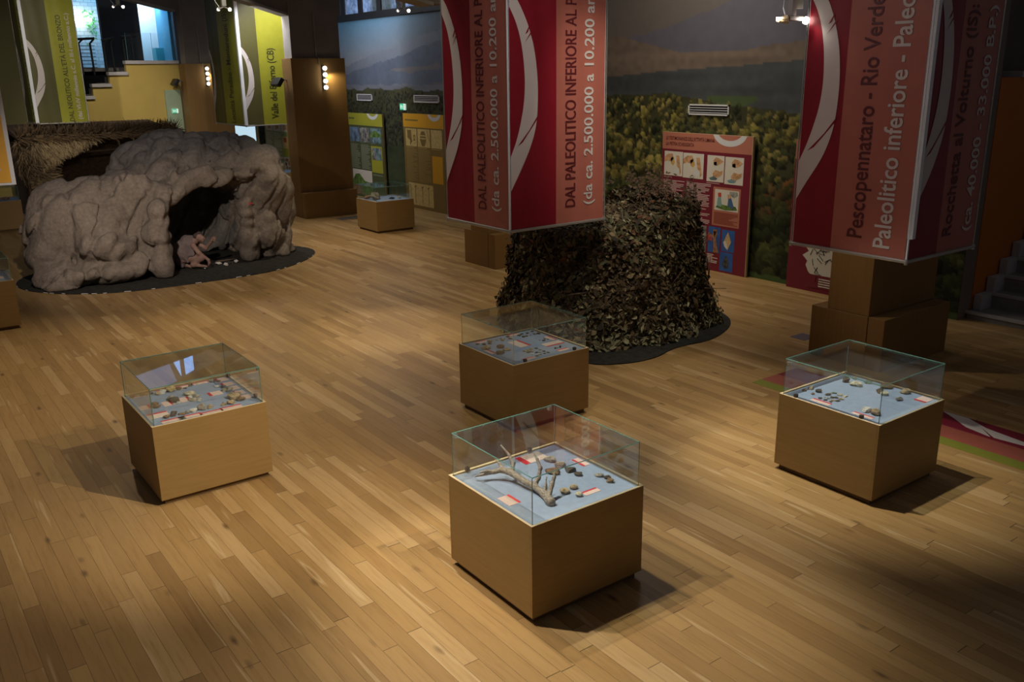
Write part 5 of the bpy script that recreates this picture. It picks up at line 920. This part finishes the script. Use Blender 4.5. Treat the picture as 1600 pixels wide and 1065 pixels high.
S = smin(S, caps(G_, (3.118, 3.90, .664), (3.122, 3.92, .668), .031, .029), .005)
for P4, a, c_ in TIN:
    n = len(P4) - 1
    for i in range(n): S = smin(S, caps(G_, P4[i], P4[i + 1], a + (c_ - a) * i / n, a + (c_ - a) * (i + 1) / n), .01)
S += .0012 * vnoise(G_ * np.array((160, 40, 160)), 3); S = np.maximum(S, .647 - G_[..., 2])
V, F = surface(S, lo, h)
m, nt, bs = new_mat('antler'); f = noise(nt, coords(nt, (150, 22, 150)), 1.2, 8, .7); nt.links.new(ramp(nt, f, [(.36, (.09, .065, .05)), (.5, (.30, .25, .21)), (.64, (.52, .47, .41))]), bs.inputs['Base Color']); bs.inputs['Roughness'].default_value = .6
bump(nt, bs, f, .003, .6)
tag(np_obj('antler', V, F, m, origin=(3.12, 4.15, .646)), 'branched grey brown deer antler lying in the nearest glass case', 'antler')

# ================================================================== CAVE MODEL
h = .029; lo = (1.7, 14.7, -.05); hi = (6.9, 18.3, 2.42); G_ = grid(lo, hi, h)
wv = np.stack([vnoise(G_ * 1.3, 21), vnoise(G_ * 1.3 + 7, 22), vnoise(G_ * 1.3 + 13, 23)], -1)
W_ = G_ + .07 * wv
S = np.full(G_.shape[:3], 9.0)
for i, (x, y, z, a, b_, c_) in enumerate(ROCK):
    S = smin(S, ell(W_, (x, y, z), (max(a, .1), b_, max(c_, .09))), .10 if i < 14 else .045)
# rear foot of the rock, then the shelter hollow
for q in (((4.9, 17.55, .3), (1.5, .55, .75)), ((6.0, 17.0, .3), (.45, .7, .7)), ((3.9, 17.2, .3), (.9, .6, .8))): S = smin(S, ell(W_, *q), .1)
cav = ell(W_, (4.86, 15.9, .50), (.76, 1.42, .95)); cav = smin(cav, ell(W_, (5.15, 16.0, .75), (.55, 1.4, .70)), .1)
cav = np.maximum(cav, -(W_[..., 1] - 14.0))
pil = np.full(S.shape, 9.0)
for (x, y, z, a, b_, c_) in ROCK[35:]: pil = smin(pil, ell(W_, (x, y, z), (a, b_, c_)), .04)
Sc = np.maximum(S, -cav - .0); hh_ = np.clip(.5 - .5 * (S + cav) / .05, 0, 1); S = Sc * 1.0
# hollow lighter recess left of the pillar
S = np.maximum(S, -ell(W_, (3.55, 15.15, .95), (.30, .30, .34)) - .0)
rid = 1 - np.abs(vnoise(W_ * np.array((2.6, 2.6, .8)) + np.array((0, 0, 0)), 31)) * 2.2
fold = vnoise(np.stack([W_[..., 0] * 3.2 - W_[..., 2] * .9, W_[..., 1] * 1.2, W_[..., 2] * .7], -1), 33)
crk = vnoise(np.stack([W_[..., 0] * 1.7 + W_[..., 2] * 1.5, W_[..., 1] * 1.5, W_[..., 2] * 2.2 - W_[..., 0] * .8], -1), 37)
S += -.045 * np.clip(rid, 0, 1) + .05 * np.clip(1 - np.abs(fold) * 3.2, 0, 1) ** 1.4 * np.clip(1.9 - G_[..., 2], .2, 1) - .035 * vnoise(G_ * 3.2, 34) - .012 * vnoise(G_ * 9, 35)
nearS = np.abs(S) < .16; Qn = (W_[nearS] + .5 * W_[nearS][:, [2]] * np.array((-1, 0, 0))) * np.array((1, .8, .36))
cc_ = cells(Qn, 51, 210, (.4, 12.0, -.1), (7, 14.8, .95)); cr2 = cells(W_[nearS] * np.array((1, 1, .8)), 53, 700, (1.6, 14.5, -.1), (7, 18.4, 2.0))
dd = np.zeros(S.shape); dd[nearS] = .085 * (1 - np.clip((cc_[:, 1] - cc_[:, 0]) / .11, 0, 1)) ** 1.2 - .02 + .022 * (1 - np.clip((cr2[:, 1] - cr2[:, 0]) / .07, 0, 1))
S += dd
pil += .010 * vnoise(G_ * 9, 36) + .02 * vnoise(G_ * 4, 38); S = smin(S, pil, .035)
S = np.maximum(S, .012 - G_[..., 2])
V, F = surface(S, lo, h)
nz_ = vnoise(V[None] * 1.6, 41)[0]; nf_ = vnoise(V[None] * 6, 42)[0]
col = np.array((.205, .166, .135)) * (1 + .18 * nz_ + .12 * nf_)[:, None]
tp = np.clip((V[:, 2] - 1.35) / .6, 0, 1)[:, None] * np.clip((V[:, 1] - 15.6) / .6, 0, 1)[:, None]; col = col * (1 - .8 * tp) + np.array((.105, .10, .105)) * .8 * tp * (1 + .15 * nf_[:, None])  # top greyed and darkened: its duller, cooler light put into the rock colour
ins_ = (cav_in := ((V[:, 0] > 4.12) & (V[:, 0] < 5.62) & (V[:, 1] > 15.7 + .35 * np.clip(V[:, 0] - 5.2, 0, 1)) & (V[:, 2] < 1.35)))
col[ins_] = np.array((.14, .125, .113)) * (1 + .3 * nf_[ins_])[:, None]  # inner walls painted darker to stand in for shade in the hollow
rockm = vcol_mat('sculpted_rock', .88, 22, .03, nscale=20, var=.28)
rock = empty('cave_model', (4.3, 16.2, 0), 'grey sculpted rock shelter model with a dark opening', 'cave model')
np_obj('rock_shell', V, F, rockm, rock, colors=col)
b = MB()
b.add([(5.575, 15.545, 1.045), (5.63, 15.54, 1.02), (5.70, 15.55, 1.035), (5.69, 15.545, 1.06), (5.63, 15.54, 1.05), (5.60, 15.54, 1.075)], [(0, 1, 2, 3, 4, 5)]).build('red_mark', M['cardred'], rock)
# ground mat
pts = []
for k in range(72):
    a = 2 * math.pi * k / 72; rx = 2.52 + .06 * math.sin(3 * a + 1); ry = 1.62 + .05 * math.sin(5 * a)
    x, y = math.cos(a) * rx, math.sin(a) * ry; t = -.02
    pts.append((4.36 + x * math.cos(t) - y * math.sin(t), 16.0 + x * math.sin(t) + y * math.cos(t)))
o = MB().prism(pts, 'z', .001, .012).build('ground_mat', M['charcoal'], rock)
b = MB()
for k in range(72):
    if random.random() < .45:
        p0, p1 = pts[k], pts[(k + 1) % 72]; f0 = random.random() * .6; q0 = Vector((p0[0] + (p1[0] - p0[0]) * f0, p0[1] + (p1[1] - p0[1]) * f0, .009)); q1 = q0 + (Vector((p1[0], p1[1], .009)) - Vector((p0[0], p0[1], .009))) * random.uniform(.2, .6)
        b.tube([q0, q1], .006, 4)
b.build('worn_edge', M['matflake'], rock)

# crouching prehistoric man in the shelter, facing right
ax = Vector((math.cos(.63), -math.sin(.63), 0)); bx_ = Vector((math.sin(.63), math.cos(.63), 0)); MO = Vector((4.475, 15.77, .012))
def ML(cx, cy, d=0):     # drawing units: 1/10 px, 860 per metre
    return tuple(MO + ax * ((cx - 430) / 860) + bx_ * d + Vector((0, 0, (755 - cy) / 860)))
def fig(parts_, h, mat, name, parent, k=.03, nz=.0, add=None):
    A_ = np.array([q for p_ in parts_ for q in (p_[0], p_[1])]); mr = max(max(p_[2], p_[3]) for p_ in parts_) + .03
    lo_ = A_.min(0) - mr; hi_ = A_.max(0) + mr; Gq = grid(lo_, hi_, h); Sq = np.full(Gq.shape[:3], 9.)
    for p_ in parts_: Sq = smin(Sq, caps(Gq, *p_[:4]), p_[4] if len(p_) > 4 else k)
    if add is not None: Sq = add(Gq, Sq)
    if nz: Sq += nz * vnoise(Gq * 28, 5)
    V, F = surface(Sq, lo_, h); return np_obj(name, V, F, mat, parent)
man = empty('person', ML(500, 755), 'crouching figure of a man in a grey hide, one fist raised, under the rock shelter', 'person')
sk = [(ML(400, 560), ML(520, 420, -.02), .10, .105), (ML(520, 420), ML(610, 350, -.02), .10, .065), (ML(610, 350), ML(660, 320), .05, .045), (ML(690, 290), ML(705, 310), .068, .060), (ML(740, 325, -.01), ML(735, 350, -.01), .030, .028, .02),
      (ML(735, 295, -.03), ML(755, 300, -.03), .018, .014, .012), (ML(760, 312, -.015), ML(772, 322, -.015), .012, .009, .008), (ML(735, 300, .03), ML(750, 302, .03), .018, .014, .012), (ML(672, 305, -.065), ML(674, 320, -.066), .014, .012, .008),
      (ML(600, 390, .10), ML(735, 480, .10), .042, .034), (ML(735, 480, .10), ML(850, 370, .04), .034, .024), (ML(850, 370, .04), ML(875, 330, .03), .026, .030, .015),
      (ML(620, 400, -.13), ML(700, 510, -.15), .045, .036), (ML(700, 510, -.15), ML(820, 620, -.12), .034, .024), (ML(820, 620, -.12), ML(826, 668, -.11), .022, .026, .015),
      (ML(420, 600, -.08), ML(715, 590, -.12), .085, .060), (ML(715, 590, -.12), ML(590, 690, -.14), .055, .040), (ML(590, 690, -.14), ML(780, 715, -.13), .036, .022),
      (ML(420, 600, .08), ML(640, 600, .12), .08, .058), (ML(640, 600, .12), ML(560, 700, .10), .05, .034), (ML(440, 700, -.02), ML(570, 742, -.06), .045, .020), (ML(400, 600, .0), ML(440, 700, -.02), .07, .05)]
# raised fist fingers and lowered hand fingers
for k in range(4):
    d = .035 - k * .018
    sk.append((ML(885, 300 + k * 3, d + .02), ML(915, 315 + k * 8, d + .015), .011, .009, .006)); sk.append((ML(915, 315 + k * 8, d + .015), ML(905, 345 + k * 4, d + .01), .009, .008, .006))
    sk.append((ML(822 + k * 4, 680, -.125 + k * .017), ML(812 + k * 6, 712, -.125 + k * .017), .010, .008, .005))
sk.append((ML(868, 345, -.01), ML(895, 352, -.012), .011, .009, .006)); sk.append((ML(812, 672, -.10), ML(795, 695, -.09), .010, .008, .006))
for k in range(5):
    sk.append((ML(770, 715, -.155 + k * .013), ML(800 - k * 5, 722, -.158 + k * .014), .010, .007, .006))
def face(Gq, Sq):
    for d in (-.038, .018): Sq = np.maximum(Sq, -(np.linalg.norm(Gq - np.array(ML(762, 308, d - .0)), axis=-1) - .008))
    return np.maximum(Sq, -(caps(Gq, ML(766, 341, -.03), ML(766, 341, .01), .004, .004)))
fig(sk, .0095, M['skin'], 'body', man, .03, .001, face)
ck = [(ML(400, 500, -.02), ML(520, 385, -.02), .175, .125), (ML(400, 500, -.02), ML(380, 610, -.02), .17, .14), (ML(370, 600, -.06), ML(415, 705, -.09), .12, .035), (ML(370, 600, .04), ML(400, 690, .06), .12, .04), (ML(520, 375), ML(600, 345), .105, .065), (ML(470, 330), ML(570, 325), .065, .05), (ML(470, 500, -.12), ML(600, 540, -.15), .09, .03), (ML(470, 480, .12), ML(580, 520, .14), .09, .05), (ML(560, 420, -.11), ML(620, 530, -.15), .05, .02), (ML(500, 580, -.13), ML(520, 640, -.15), .06, .02)]
fig(ck, .011, M['cloak'], 'hide_cloak', man, .05, .008)
hk = [(ML(650, 285), ML(690, 255), .060, .045), (ML(640, 310), ML(655, 340), .05, .035), (ML(690, 252), ML(728, 262), .04, .022)]
fig(hk, .0095, M['hair'], 'hair', man, .03, .004)
# hearth objects beside him
for (x, y, w_, h_, c_, lab) in ((5.02, 15.66, .12, .05, (.5, .48, .45), 'pale flat stone at the left of the hearth in the rock shelter'), (5.10, 15.52, .09, .05, (.55, .5, .48), 'whitish stone at the near side of the hearth in the rock shelter'), (5.34, 15.66, .08, .05, (.6, .55, .52), 'light round stone at the right of the hearth in the rock shelter'),
        (5.17, 15.62, .14, .05, (.02, .02, .02), 'black charred lump in the middle of the hearth'), (5.24, 15.60, .10, .04, (.03, .028, .025), 'smaller black charred lump in the hearth'), (4.71, 15.45, .03, .02, (.7, .7, .68), 'tiny white chip on the mat below the crouching figure')):
    stone(x, y, .012, w_, h_, c_, lab)
o = MB().tube([(5.0, 15.75, .05), (5.2, 15.72, .06), (5.42, 15.80, .05)], [.012, .016, .01], 6).build('stick', M['twig'], None, True, origin=(5.2, 15.72, .03)); tag(o, 'brown stick lying across the back of the hearth', 'stick')

# ================================================================== BRUSHWOOD MOUND
bush = empty('brushwood_shelter', (7.85, 8.62, 0), 'mound shaped shelter thickly covered with dry leaves and twigs', 'brushwood shelter')
def prof(a, t):
    """radius at height fraction t and angle a"""
    x = math.cos(a); y = math.sin(a)
    se = (abs(x / 1.40) ** 2.6 + abs(y / 1.27) ** 2.6) ** (-1 / 2.6); base = se; top = se * .78
    r_ = base + (top - base) * (t ** .6); return r_ * (1 + .035 * math.sin(7 * a + 5 * t) + .02 * math.sin(13 * a - 7 * t))
def htop(a, rf):
    # higher towards the far right side
    return 1.44 + .12 * math.cos(a + .3) + .04 * math.sin(5 * a)
BC = (7.85, 8.62)
def surf(a, u_):
    """u in 0..1 side wall, 1..2 roof"""
    if u_ <= 1: r_ = prof(a, u_); z = u_ * htop(a, 1)
    else: r_ = prof(a, 1) * (2 - u_); z = htop(a, 1) * (1) + .10 * math.sin((u_ - 1) * 1.57)
    return Vector((BC[0] + math.cos(a) * r_, BC[1] + math.sin(a) * r_, z))
b = MB(); na, nu = 64, 18
for j in range(nu + 1):
    u_ = 2.0 * j / nu * .995
    for i in range(na):
        q = surf(2 * math.pi * i / na, u_); c0 = Vector((BC[0], BC[1], .5)); b.v.append(tuple(q + (c0 - q).normalized() * .10))
for j in range(nu):
    for i in range(na): b.f.append((j * na + i, j * na + (i + 1) % na, (j + 1) * na + (i + 1) % na, (j + 1) * na + i)); b.m.append(0)
b.build('inner_heap', M['thatchdark'], bush, True)
nl = 52000; r = np.random.default_rng(77)
A_ = r.uniform(0, 2 * math.pi, nl); U_ = np.where(r.random(nl) < .8, r.random(nl) ** 1.05, 1 + r.random(nl) * .9)
Vv = np.zeros((nl, 6, 3)); Cv = np.zeros((nl, 6, 3))
pal = dict(dark=(.038, .027, .015), brown=(.085, .054, .026), olive=(.075, .070, .030), pale=(.27, .245, .14), tan=(.17, .125, .065), rust=(.11, .045, .022))
for i in range(nl):
    a, u_ = A_[i], U_[i]; q = surf(a, u_); nrm = Vector((math.cos(a), math.sin(a), .45 if u_ < 1 else 1.6)).normalized()
    cl = math.sin(a * 5 + u_ * 4) * math.sin(a * 11 - u_ * 9) + .5 * math.sin(a * 23 + u_ * 17)
    q = q + nrm * (r.normal(0, .035) + .035 * cl - .02)
    if q.z < .02: q.z = .02 + r.random() * .05
    s_ = r.uniform(.022, .052) * (1.15 if u_ < .35 else 1)
    d1 = Vector(r.normal(0, 1, 3)); d1 = (d1 - nrm * d1.dot(nrm) * .65).normalized(); d2 = d1.cross(nrm + Vector(r.normal(0, .45, 3))).normalized(); n2_ = d1.cross(d2)
    w2 = s_ * r.uniform(.35, .7); fo = n2_ * s_ * r.uniform(-.35, .35)
    P6 = [q - d1 * s_, q - d1 * s_ * .2 + d2 * w2 + fo, q + d1 * s_ * .45 + d2 * w2 * .7 + fo, q + d1 * s_ * 1.1, q + d1 * s_ * .45 - d2 * w2 * .7 + fo, q - d1 * s_ * .2 - d2 * w2 + fo]
    Vv[i] = [tuple(t) for t in P6]
    low = max(0, 1 - u_ * 2.4); rd = r.random(); zone = math.sin(a * 2.2 + 1.2) * math.cos(u_ * 5 + a)
    if rd < .05 + .55 * low: c_ = pal['pale']
    elif rd < .20 + .5 * low: c_ = pal['tan']
    elif rd < .5: c_ = pal['olive'] if zone > -.2 else pal['brown']
    elif rd < .62 and u_ > .75: c_ = pal['rust']
    elif rd < .8: c_ = pal['brown']
    else: c_ = pal['dark']
    Cv[i] = np.array(c_) * r.uniform(.6, 1.35)
base_ = np.arange(nl)[:, None] * 6
Fq = np.concatenate([base_ + np.array([[0, 1, 2, 3]]), base_ + np.array([[0, 3, 4, 5]])])
leafm = vcol_mat('dry_leaf', .75, var=.25, nscale=40)
lo_ = np_obj('leaf_cover', Vv.reshape(-1, 3), Fq, leafm, bush, smooth=False, colors=Cv.reshape(-1, 3)); tag(lo_, kind='stuff')
def twigs(n, amin, amax, parent, nm='twig', u0=0, u1=1.6, ln=.5, seed=3):
    q_ = random.Random(seed)
    for _ in range(n):
        a = q_.uniform(amin, amax); u_ = q_.uniform(u0, u1); p0 = surf(a, u_); out_ = Vector((math.cos(a), math.sin(a), .3)).normalized()
        dr = Vector((q_.gauss(0, .6), q_.gauss(0, .6), q_.gauss(.1, .8))).normalized(); p0 = p0 + out_ * .05; l_ = q_.uniform(.4, 1) * ln
        MB().tube([p0 - dr * l_ * .5, p0 + out_ * .03, p0 + dr * l_ * .5 + out_ * .05], [.007, .006, .003], 5).build(nm, M['twig'], parent, True)
twigs(34, math.pi * .95, math.pi * 1.95, bush)
q_ = random.Random(9)
for k in range(30):      # upright sprigs on the crown, with leaves
    a = q_.uniform(-1.3, .6) if k % 3 else q_.uniform(-1.6, 1.8); p0 = surf(a, q_.uniform(.95, 1.5)); l_ = q_.uniform(.16, .40)
    t_ = Vector((q_.gauss(0, .25), q_.gauss(0, .25), 1)).normalized(); pts = [p0 - t_ * .1, p0 + t_ * l_ * .5, p0 + t_ * l_ + Vector((q_.gauss(0, .03), q_.gauss(0, .03), 0))]
    sp = MB().tube(pts, [.006, .005, .002], 5).build('sprig', M['twig'], bush, True)
    lv = MB()
    for j in range(22 if a < 1 else 5):
        c0 = pts[1] + (pts[2] - pts[1]) * q_.uniform(-1, 1) + Vector((q_.gauss(0, .045), q_.gauss(0, .045), q_.gauss(0, .02))); d1 = Vector((q_.gauss(0, 1), q_.gauss(0, 1), q_.gauss(0, 1))).normalized() * .032; d2 = d1.orthogonal().normalized() * .017
        lv.add([c0 - d1, c0 + d2, c0 + d1, c0 - d2], [(0, 1, 2, 3)])
    lv.build('leaf_tuft', plain('rust_brown_leaf', (.10, .05, .025), .8, var=.3) if k == 0 else D_.materials['rust_brown_leaf'], sp)
# its wavy ground mat
pts = [(6.4, 7.28), (6.63, 7.12), (6.89, 7.02), (7.23, 7.01), (7.5, 7.13), (7.82, 7.15), (8.17, 7.08), (8.6, 7.22), (9.02, 7.45), (9.27, 7.75), (9.42, 8.2), (9.38, 8.9), (9.2, 9.6), (8.6, 10.0), (7.8, 10.05), (7.1, 9.8), (6.7, 9.2), (6.42, 8.5), (6.3, 7.8)]
pts = subdiv(pts + [pts[0]], 5)[:-1]
for _ in range(8): pts = [((pts[i - 1][0] + 2 * pts[i][0] + pts[(i + 1) % len(pts)][0]) / 4, (pts[i - 1][1] + 2 * pts[i][1] + pts[(i + 1) % len(pts)][1]) / 4) for i in range(len(pts))]
MB().prism(pts, 'z', .001, .012).build('ground_mat', M['charcoal'], bush)

# ================================================================== THATCHED HUT
hut = empty('thatched_hut', (5.0, 24.0, 0), 'dark thatched hut with a ragged straw roof behind the cave model', 'hut')
HX0, HX1, HY = 3.42, 6.85, 23.6
def straw(quad, n, ln, down, seed, nm, mt, rad=.006, jit=.35, thick=.05, parent=hut):
    """straws scattered over a quad (4 corners), pointing along down"""
    q_ = np.random.default_rng(seed); a, b_, c_, d = [np.array(t, float) for t in quad]; s = q_.random((n, 1)); t = q_.random((n, 1))
    P0 = (a * (1 - s) + b_ * s) * (1 - t) + (d * (1 - s) + c_ * s) * t
    nr = np.cross(b_ - a, d - a); nr /= np.linalg.norm(nr); P0 = P0 + nr * q_.normal(0, thick * .4, (n, 1))
    D = np.array(down, float) + q_.normal(0, jit, (n, 3)); D /= np.linalg.norm(D, axis=1)[:, None]; L_ = ln * q_.uniform(.5, 1.2, (n, 1))
    Sd = np.cross(D, nr + q_.normal(0, .2, (n, 3))); Sd /= np.linalg.norm(Sd, axis=1)[:, None]; Sd *= rad
    Vq = np.stack([P0 - Sd, P0 + Sd, P0 + D * L_ + Sd * .5, P0 + D * L_ - Sd * .5], 1).reshape(-1, 3); Fq = np.arange(n * 4).reshape(-1, 4)
    k_ = q_.uniform(.5, 1.5, (n, 1)); cc = np.repeat(np.array(mt)[None] * k_, 4, axis=0)
    o = np_obj(nm, Vq, Fq, strawm, parent, smooth=False, colors=cc); return tag(o, kind='stuff')
strawm = vcol_mat('loose_straw', .9, var=.2, nscale=15)
MB().box(HX0, HX1, HY + 2.2, HY + 2.3, 0, 1.95).build('rear_wall', M['thatchdark'], hut)
MB().box(HX0, HX0 + .42, HY, HY + .10, 0, 1.75).build('wicker_wall', M['thatch'], hut)
MB().box(HX0 - .05, HX0 + .05, HY, HY + 2.2, 0, 1.75).build('side_wall', M['thatchdark'], hut)
MB().prism([(HY - .12, 1.84), (HY - .12, 1.94), (HY + 2.4, 2.12), (HY + 2.4, 2.02)], 'x', HX0 - .1, HX1).build('roof', M['thatchdark'], hut)
MB().add([(HX0 + .10, HY - .06, 1.86), (HX0 + 1.6, HY - .06, 1.88), (HX0 + .9, HY - .05, 1.52), (HX0 + .45, HY - .05, 1.25), (HX0 + .15, HY - .05, 1.4)], [(0, 4, 3, 2, 1)]).build('straw_gable', M['thatch'], hut)
straw([(HX0 + .05, HY - .1, 1.9), (HX0 + 1.6, HY - .1, 1.92), (HX0 + .95, HY - .12, 1.62), (HX0 + .3, HY - .12, 1.5)], 2200, .20, (.25, -.05, -1), 1, 'straw_fringe', (.27, .20, .11), .006, .25)
straw([(HX0 + .1, HY - .11, 1.6), (HX0 + .9, HY - .11, 1.65), (HX0 + .6, HY - .13, 1.45), (HX0 + .3, HY - .13, 1.25)], 800, .18, (.2, -.05, -1), 6, 'straw_fringe', (.27, .20, .11), .006, .3)
straw([(HX0 - .15, HY - .15, 1.9), (HX1, HY - .15, 1.92), (HX1, HY - .02, 2.0), (HX0 - .15, HY - .02, 2.0)], 1500, .24, (0, -.3, 1), 2, 'roof_bristle', (.075, .048, .026), .009, .5)
straw([(HX0 - .15, HY - .15, 1.84), (HX1, HY - .15, 1.86), (HX1, HY - .12, 1.97), (HX0 - .15, HY - .12, 1.97)], 1800, .22, (1, 0, -.1), 3, 'roof_bristle', (.10, .066, .035), .008, .35)
straw([(HX0 - .02, HY - .05, .05), (HX0 + .42, HY - .05, .05), (HX0 + .42, HY - .05, 1.65), (HX0 - .02, HY - .05, 1.65)], 1500, .30, (1, 0, -.15), 4, 'wicker_straw', (.21, .15, .085), .007, .3)
straw([(HX0 - .2, HY, 1.1), (HX0 + .2, HY - .1, 1.1), (HX0 + .2, HY - .1, 1.9), (HX0 - .2, HY, 1.9)], 600, .34, (.3, 0, -1), 8, 'wicker_straw', (.13, .09, .05), .008, .5)
for p0, p1 in (((HX0 + .02, HY - .16, 1.3), (HX0 + .16, HY - .16, 1.75)), ((HX0 + .18, HY - .17, 1.75), (HX0 + .40, HY - .17, 1.25)), ((HX0 + 1.98, HY - .02, 1.95), (HX0 + 2.12, HY + .02, 1.45)), ((HX0 + .02, HY - .15, 1.32), (HX0 + .36, HY - .15, 1.22)), ((HX0 + 1.2, HY + .3, 1.50), (HX0 + 2.6, HY + .3, 1.56)), ((HX0 + .42, HY - .02, 0), (HX0 + .42, HY - .02, 1.5))):
    MB().tube([p0, p1], .025, 6).build('pole', M['twig'], hut, True)
MB().box(HX0 - .35, HX1, HY - .35, HY + 2.5, .001, .012).build('ground_mat', plain('grey_floor_mat', (.16, .16, .16), .9, var=.2), hut)

# ================================================================== FLOOR GRAPHIC
fg = empty('floor_graphic', (7.75, 3.5, 0), 'burgundy, salmon and olive floor graphic with a white feather, right of the right case', 'floor graphic')
def strip(x0, x1, nm, mt, z=.0015): MB().box(x0, x1, .5, 5.78, .0004, z).build(nm, mt, fg)
dim = lambda n, c: plain(n, c, .45, var=.05)
strip(7.36, 7.52, 'olive_stripe', dim('olive_vinyl', (.20, .21, .03))); strip(7.52, 7.79, 'salmon_stripe', dim('salmon_vinyl', (.32, .085, .06))); strip(7.79, 8.14, 'burgundy_stripe', dim('burgundy_vinyl', (.19, .012, .03)))
MB().prism([(8.13, 4.10), (8.02, 3.92), (7.90, 3.75), (7.845, 3.52), (7.87, 3.21), (7.92, 2.7), (7.98, 2.2), (8.05, 2.2), (8.0, 2.7), (7.955, 3.25), (8.02, 3.62), (8.135, 3.85)], 'z', .0015, .0022).build('white_feather', M['pale'], fg)
MB().prism([(8.0, 3.66), (7.985, 3.64), (7.84, 3.49), (7.85, 3.47)], 'z', .0022, .0026).build('feather_slit', D_.materials['burgundy_vinyl'], fg)
o = MB().box(9.08, 9.34, 6.38, 6.60, .0005, .002).build('floor_sticker', plain('mauve_vinyl', (.12, .10, .13), .5)); tag(o, 'small mauve floor sticker left of the right hand column', 'sticker')
o = MB(); o.box(9.0, 9.75, 18.9, 19.25, .0005, .003); tag(o.build('floor_grille', plain('floor_grille_brown', (.10, .09, .08), .5)), 'dark floor grille in front of the lamp column', 'grille')
